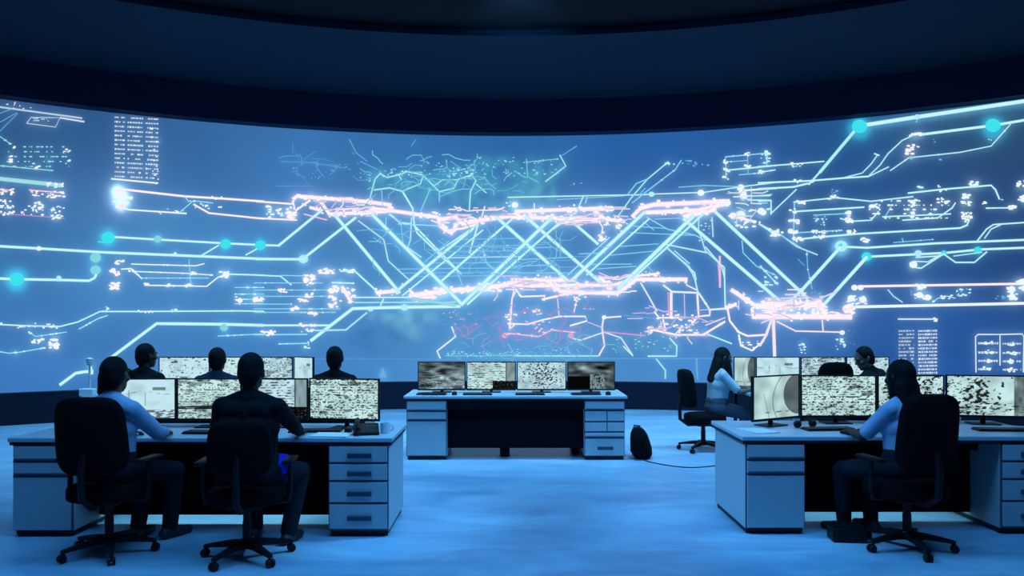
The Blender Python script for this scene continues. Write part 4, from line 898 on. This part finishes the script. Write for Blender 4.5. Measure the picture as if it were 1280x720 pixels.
        q0 = pc-fd*.025+sd_*th*.030-nm*.004; q1 = q0+(fd*.55+sd_*th*.75-nm*.25).normalized()*.036; q2 = q1+(fd*.9+sd_*th*.15-nm*.3).normalized()*.030
        body += [('c', q0, q1, .013, .010, 8, 3), ('c', q1, q2, .010, .008, 8, 3)]
    for s, Hp, Kn, Ak in legs: body += [('c', Hp, Kn, .083*S, .055*S), ('c', Kn, Ak, .054*S, .037*S)]
    fdirs = []
    for s, Hp, Kn, Ak in legs:
        d = Vector((s*.18, 1, 0)).normalized(); fdirs.append(d)
        body += [('c', Ak+Vector((0, 0, -.045))-d*.03, Ak+Vector((0, 0, -.058))+d*.13, .032, .024)]
    body += [('c', nb-up*.03, Hc-hu*.03-hf*.012, .058 if not female else .048, .054 if not female else .045),
             ('e', H(0, -.004, .025), hax, (.076, .097, .103)), ('e', H(0, .035, -.05), hax, (.056, .062, .066)), ('e', H(0, .072, -.088), hax, (.025, .022, .022)),
             ('c', H(0, .090, .022), H(0, .113, -.012), .009, .014, 8, 4), ('e', H(-.012, .102, -.016), hax, (.009, .010, .008), 8, 6), ('e', H(.012, .102, -.016), hax, (.009, .010, .008), 8, 6),
             ('e', H(0, .090, .040), hax, (.052, .012, .009)), ('e', H(0, .092, -.048), hax, (.024, .010, .006)), ('e', H(0, .090, -.058), hax, (.021, .011, .007)),
             ('e', H(-.045, .062, -.012), hax, (.022, .024, .024)), ('e', H(.045, .062, -.012), hax, (.022, .024, .024))]
    for s in (-1, 1): body += [('e', H(s*.078, -.004, .004), hax, (.010, .020, .031), 10, 8), ('e', H(s*.084, -.010, .014), hax, (.008, .016, .020), 10, 8)]
    grow('body', body, skin, t, vox, 2)
    for s in (-1, 1):
        m = MB(); V = []; Fc = []; ell_mesh(V, Fc, H(s*.031, .080, .022), hax, (.0125, .009, .008), 12, 8); m.add(V, Fc); e = m.build('eye', M_eye, t, True)
        m = MB(); V = []; Fc = []; ell_mesh(V, Fc, H(s*.031, .0868, .022), hax, (.0055, .003, .0055), 10, 6); m.add(V, Fc); m.build('iris', M_hair, e, True)
    # ---- clothes
    sh = torso(.010)
    if female: sh = sh
    for s, Sh, El, Wr in arms:
        if sleeve == 'long': sh += [('c', Sh, El, .066*S*w, .054*S*w), ('c', El, El+(Wr-El)*.93, .054*S*w, .040*S*w)]
        else: sh += [('c', Sh, Sh+(El-Sh)*.80, .068*S*w, .062*S*w)]
    sh += [('c', nb-up*.02-fw*.012, nb+up*.012-fw*.006, .070, .066)]
    grow('shirt', sh, shirt, t, vox*1.2, 3)
    tr = [('c', K(-.09*w, .0, -.005), K(.09*w, .0, -.005), .131*S, .131*S), ('c', K(-.08, 0, .08), K(.08, 0, .08), .120*S, .120*S)]
    for s, Hp, Kn, Ak in legs: tr += [('c', Hp, Kn, .098*S, .072*S), ('c', Kn, Ak+Vector((0, 0, .01)), .070*S, .056*S)]
    grow('trousers', tr, trousers, t, vox*1.3, 3)
    for (s, Hp, Kn, Ak), d in zip(legs, fdirs):
        sd_ = Vector((d.y, -d.x, 0))
        V = [('c', (Ak.x-d.x*.05, Ak.y-d.y*.05, .042), (Ak.x+d.x*.08, Ak.y+d.y*.08, .042), .040, .042), ('c', (Ak.x+d.x*.08, Ak.y+d.y*.08, .036), (Ak.x+d.x*.165, Ak.y+d.y*.165, .033), .043, .031), ('c', (Ak.x-d.x*.02, Ak.y-d.y*.02, .05), (Ak.x-d.x*.01, Ak.y-d.y*.01, .105), .046, .045)]
        grow('shoe', V, shoes, t, vox*1.2, 2)
    if tail: grow('shirt_tail', [('c', K(.05, .0, .05), K(.17, .05, .03), .105, .075), ('c', K(.10, .06, .03), K(.16, .20, .035), .10, .07)], M_blue, t, .008, 4)
    # ---- hair
    hp = [('e', H(0, -.018, .040), hax, (.085, .098, .100)), ('e', H(0, -.040, .0), hax, (.080, .072, .090))]
    if hair == 'short': hp += [('e', H(0, -.05, -.045), hax, (.064, .050, .055))]
    if hair == 'bald': hp = [('e', H(0, -.022, .036), hax, (.080, .092, .096)), ('e', H(0, -.042, -.01), hax, (.078, .066, .080))]
    if hair in ('long', 'front'):
        hp += [('e', H(0, -.045, -.05), hax, (.088, .072, .12)), ('c', H(-.05, -.055, -.05), H(-.055, -.085, -.26), .050, .040), ('c', H(.05, -.055, -.05), H(.055, -.085, -.28), .050, .038), ('c', H(0, -.07, -.05), H(0, -.10, -.27), .055, .045),
               ('c', H(-.072, .01, .03), H(-.075, .0, -.16), .026, .028), ('c', H(.072, .01, .03), H(.075, .0, -.16), .026, .028)]
    if hair == 'front':
        hp += [('c', H(.075, .04, -.02), H(.085, .10, -.20), .034, .036), ('c', H(.085, .10, -.20), H(.085, .17, -.34), .036, .030), ('c', H(-.075, .04, -.02), H(-.08, .10, -.20), .030, .03)]
    if hair == 'bun': hp += [('e', H(0, -.115, .045), hax, (.042, .036, .040)), ('e', H(0, -.05, -.045), hax, (.062, .048, .05))]
    grow('hair', hp, M_hair, t, vox, 3)
    return t
# front left: light shirt, turned to the right
chair('black office chair of the light shirted man at front left', -2.90, 5.53, R(-5), .50, 1.15, .52, R(12), arms=True, bot=.60)
person('man in light blue shirt seen from behind, leaning right arm on the front left desk', -2.91, 5.58, R(-20), .50, 1.03, lean=3, hands=[(-3.0, 6.04, .80), (-2.69, 6.03, .80)], feet=[(-2.88, 5.92, 0), (-2.64, 5.93, 0)], yaw=14, pitch=4, shirt=M_shirt, sleeve='long', poles=[(-.5, -.3, -1), (1.0, -.5, -.55)], shoes=M_shoe)
# front left: dark clothes
chair('black office chair of the broad dark clothed man at front left', -1.87, 5.42, R(6), .50, 1.00, .44, R(30), arms=True)
person('broad man in black clothes from behind, centre of the front left desk', -1.87, 5.48, R(-4), .50, 1.08, lean=2, hands=[(-2.14, 6.04, .80), (-1.66, 6.06, .80)], feet=[(-1.98, 5.92, 0), (-1.68, 5.78, 0)], yaw=0, pitch=6, shirt=M_dark, sleeve='long', trousers=M_trouser, skin=M_skin2, poles=[(-1, -.3, -.8), (1, -.3, -.8)], tail=True)
# front right: woman
chair('black office chair of the long haired woman at the front right desk', 2.90, 5.64, R(12), .49, 1.16, .475, R(-20), arms=True, bot=.60)
person('woman with long dark hair and light blue short sleeved shirt at front right desk', 2.93, 5.74, R(28), .49, 1.0, lean=3, hands=[(2.64, 6.10, .795), (2.88, 6.22, .80)], feet=[(2.62, 6.06, 0), (2.86, 6.12, 0)], yaw=-4, pitch=4, shirt=M_shirt, sleeve='short', hair='long', skin=M_skin2, female=True, poles=[(-.9, -.5, -.7), (.6, -.4, -1)])
# rear left row
chair('tall black office chair of the hunched person in the rear left row', -3.98, 8.05, R(-10), .50, 1.20, .44, 0)
person('hunched person in black, head turned slightly right, in the rear left row', -4.02, 8.36, R(-14), .50, 1.05, lean=4, yaw=-22, pitch=4, shirt=M_dark, skin=M_skin2, vox=.008)
chair('black office chair of the dark haired person in the middle of the rear left row', -3.22, 8.20, 0, .50, 1.02, .42, .3)
person('person in navy top in the middle of the rear left row, between the front monitors', -3.21, 8.36, R(3), .50, .98, lean=2, shirt=M_navy, skin=M_skin2, vox=.008)
chair('black office chair of the rear left person nearest the middle desk', -1.92, 8.20, 0, .50, 1.02, .42, .5)
person('person in black at right end of rear left row, above the speckled monitor', -1.93, 8.36, R(-2), .50, 1.0, lean=2, shirt=M_dark, skin=M_skin2, vox=.008)
# rear right row
chair('black office chair of the woman sitting sideways at rear right', 2.46, 9.88, R(-84), .46, 1.05, .44, R(15), arms=False, bot=.56)
person('woman in pale shirt sitting sideways facing right, arm reaching to the rear right desk', 2.65, 9.88, R(-84), .46, .97, lean=5, hands=[(3.08, 9.84, .80), (3.16, 9.72, .80)], feet=[(2.96, 9.98, 0), (2.94, 9.78, 0)], yaw=0, pitch=12, shirt=M_shirt2, sleeve='short', trousers=M_jean, hair='front', skin=M_skin, female=True, vox=.007)
chair('empty black office chair with high back at the rear right desk', 3.66, 8.92, 0, .52, 1.205, .42, .2)
chair('black office chair of the dark figure with visible face at rear right', 4.36, 8.95, R(50), .46, 1.0, .42, .2)
person('dark clothed figure with head turned left at rear right, beside the long haired woman', 4.30, 9.02, R(35), .50, 1.0, lean=10, hands=[(3.98, 9.62, .80), (4.22, 9.60, .80)], yaw=62, pitch=24, side=-7, shirt=M_dark, hair='short', skin=M_skin, vox=.007)

# ------------------------------------------------------------------ things on the floor
t = thing('backpack', 'black backpack standing against the right end of the middle desk', 'bag', (px(801, 9.32), 9.36, 0), R(-10))
m = MB(); m.pad(.29, .37, .19, 3.0, .6, taper=.34, M=T(0, 0, .186)); m.v = [(v[0]-.16*v[2]+.03, v[1]+.02*math.sin(v[2]*16), v[2]-.25*max(0, v[0])*v[2]) for v in m.v]; m.build('bag_body', M_fabric, t, True)
m = MB(); m.pad(.20, .19, .07, 3.2, .6, M=T(0, -.125, .135)); m.build('front_pocket', M_fabric, t, True)
m = MB(); m.tube([(-.08, .02, .355), (-.075, .02, .39), (-.005, .02, .385), (.0, .02, .345)], .009, 8); m.build('carry_handle', M_black, t, True)
for s in (-1, 1):
    m = MB(); m.tube([(s*.05-.03, .09, .31), (s*.09-.02, .15, .27), (s*.10, .155, .18), (s*.11, .09, .06)], .014, 8); m.build('strap', M_black, t, True)
def tower(label, x, y, w, h, d, rz=0):
    t = thing('computer_tower', label, 'computer', (x, y, 0), rz, 'computer towers under the desks')
    m = MB(); m.box((-w/2, -d/2, .008), (w/2, d/2, h), .008); m.build('casing', M_black, t)
    m = MB(); m.box((-w/2+.012, -d/2-.008, .05), (w/2-.012, -d/2-.0002, h-.03), .003); m.build('front_panel', M_panel, t)
    for sx in (-1, 1):
        for sy in (-1, 1): MB().lathe([(.014, 0), (.016, .0078)], 10, M=T(sx*(w/2-.03), sy*(d/2-.04), 0)).build('foot', M_gap, t)
tower('dark computer tower behind the panel of the middle desk', px(631, 9.5), 9.58, .12, .40, .32)
tower('dark computer tower against the inner side of middle desk\'s right drawers', px(724.5, 9.33)-.03, 9.74, .10, .42, .34)  # black box put in for the dark recess beside the drawers
t = thing('foot_rest', 'low black footrest box on the floor in front of the long haired woman', 'footrest', (px(1059, 5.85), 5.86, 0), R(-6))
m = MB(); m.box((-.125, -.08, .006), (.125, .08, .11), .01); m.build('footrest_body', M_black, t)
m = MB(); m.box((-.12, -.07, .1102), (.12, .075, .118), .003); m.build('foot_pad', M_fabric, t)
for sx in (-1, 1):
    for sy in (-1, 1): MB().lathe([(.012, 0), (.014, .0058)], 10, M=T(sx*.1, sy*.06, 0)).build('foot', M_gap, t)
m = MB(); pts = [(px(806, 9.1), 9.15), (px(820, 8.95), 8.98), (px(845, 8.75), 8.78), (px(868, 8.72), 8.72), (px(900, 8.85), 8.85), (3.0, 9.2), (3.3, 9.44)]
sm = []
for i in range(len(pts)-1):
    p0 = pts[max(i-1, 0)]; p1 = pts[i]; p2 = pts[i+1]; p3 = pts[min(i+2, len(pts)-1)]
    for k in range(6):
        u = k/6; q = []
        for c in (0, 1): q.append(.5*(2*p1[c]+(p2[c]-p0[c])*u+(2*p0[c]-5*p1[c]+4*p2[c]-p3[c])*u*u+(3*p1[c]-p0[c]-3*p2[c]+p3[c])*u**3))
        sm.append((q[0], q[1], .006))
m.tube(sm, .006, 8); o = m.build('floor_cable', M_black, None, True); tag(o, 'dark cable snaking over the floor right of the middle desk', 'cable')

# ------------------------------------------------------------------ light
def area(name, loc, target, sx, sy, col, power, spread=180):
    l = bpy.data.lights.new(name, 'AREA'); l.shape = 'RECTANGLE'; l.size = sx; l.size_y = sy; l.color = col; l.energy = power; l.spread = R(spread)
    o = bpy.data.objects.new(name, l); C.objects.link(o); o.location = loc
    o.rotation_euler = (Vector(target)-Vector(loc)).to_track_quat('-Z', 'Y').to_euler()
    return o
area('floor_fill', (0, 8.9, 5.93), (0, 12.2, 0), 15, 1.0, (.20, .60, 1.0), 1020, 105)  # unseen added light, brightens the floor towards the video wall
area('front_fill', (0, -4.5, 4.4), (0, 7, .3), 9, 3, (.10, .40, 1.0), 30)
for s in (-1, 1): area('side_fill', (s*7.5, 8.6, 6.1), (s*7, 9.6, 0), 3, 1.2, (.25, .62, 1.0), 160, 120)  # unseen lights added for a brighter floor at both sides
sp_ = bpy.data.lights.new('ceiling_glow_fill', 'SPOT'); sp_.color = (.15, .5, 1); sp_.energy = 70; sp_.spot_size = R(75); sp_.spot_blend = 1  # added spot without a fixture, makes the soft blue ceiling glow
so = bpy.data.objects.new('ceiling_glow_fill', sp_); C.objects.link(so); so.location = (0.1, 9.8, 5.3); so.rotation_euler = (Vector((0.1, 10.7, 6.0))-Vector((0.1, 9.8, 5.3))).to_track_quat('-Z', 'Y').to_euler()

area('front_floor_fill', (0, 4.6, 5.9), (0, 4.8, 0), 9, 1.5, (.10, .46, 1.0), 320, 150)  # unseen light added to brighten the floor near the camera
area('aisle_fill', (0, 7.4, 5.9), (0, 7.4, 0), 1.6, 3.0, (.13, .52, 1.0), 8, 150)  # added light above the aisle for the middle floor and desk sides
for s in (-1, 1):  # added spots, no fixtures, that lift the desk ends facing the aisle
    l = bpy.data.lights.new('desk_side_fill', 'SPOT'); l.color = (.16, .56, 1.0); l.energy = 1100; l.spot_size = R(24); l.spot_blend = .9; l.shadow_soft_size = .25
    o = bpy.data.objects.new('desk_side_fill', l); C.objects.link(o); o.location = (-s*2.2, 6.7, 5.7)
    o.rotation_euler = (Vector((1.8 if s > 0 else -.93, 6.45, .40))-o.location).to_track_quat('-Z', 'Y').to_euler()
area('under_desk_fill_left', (-2.41, 6.53, .62), (-2.41, 6.45, 0), 1.7, .2, (.30, .8, 1.0), 9)  # added light, brightens the floor seen below the modesty panel
area('under_desk_fill_right', (3.06, 6.66, .62), (3.06, 6.58, 0), 1.3, .2, (.30, .8, 1.0), 6)  # the same added light below the front right desk
wld = bpy.data.worlds.new('World'); bpy.context.scene.world = wld; wld.use_nodes = True
wld.node_tree.nodes['Background'].inputs[0].default_value = (.01, .03, .08, 1); wld.node_tree.nodes['Background'].inputs[1].default_value = .3

cam = bpy.data.cameras.new('camera'); co = bpy.data.objects.new('camera', cam); C.objects.link(co)
co.location = (0, 0, HC); co.rotation_euler = (PI/2, 0, 0); cam.sensor_width = 36; cam.lens = 36*F/1280; cam.shift_y = 40/1280
cam.clip_end = 100
bpy.context.scene.camera = co
sc = bpy.context.scene
sc.view_settings.view_transform = 'Standard'; sc.view_settings.look = 'None'
sc.cycles.use_denoising = True
sc.cycles.sample_clamp_indirect = 4.0
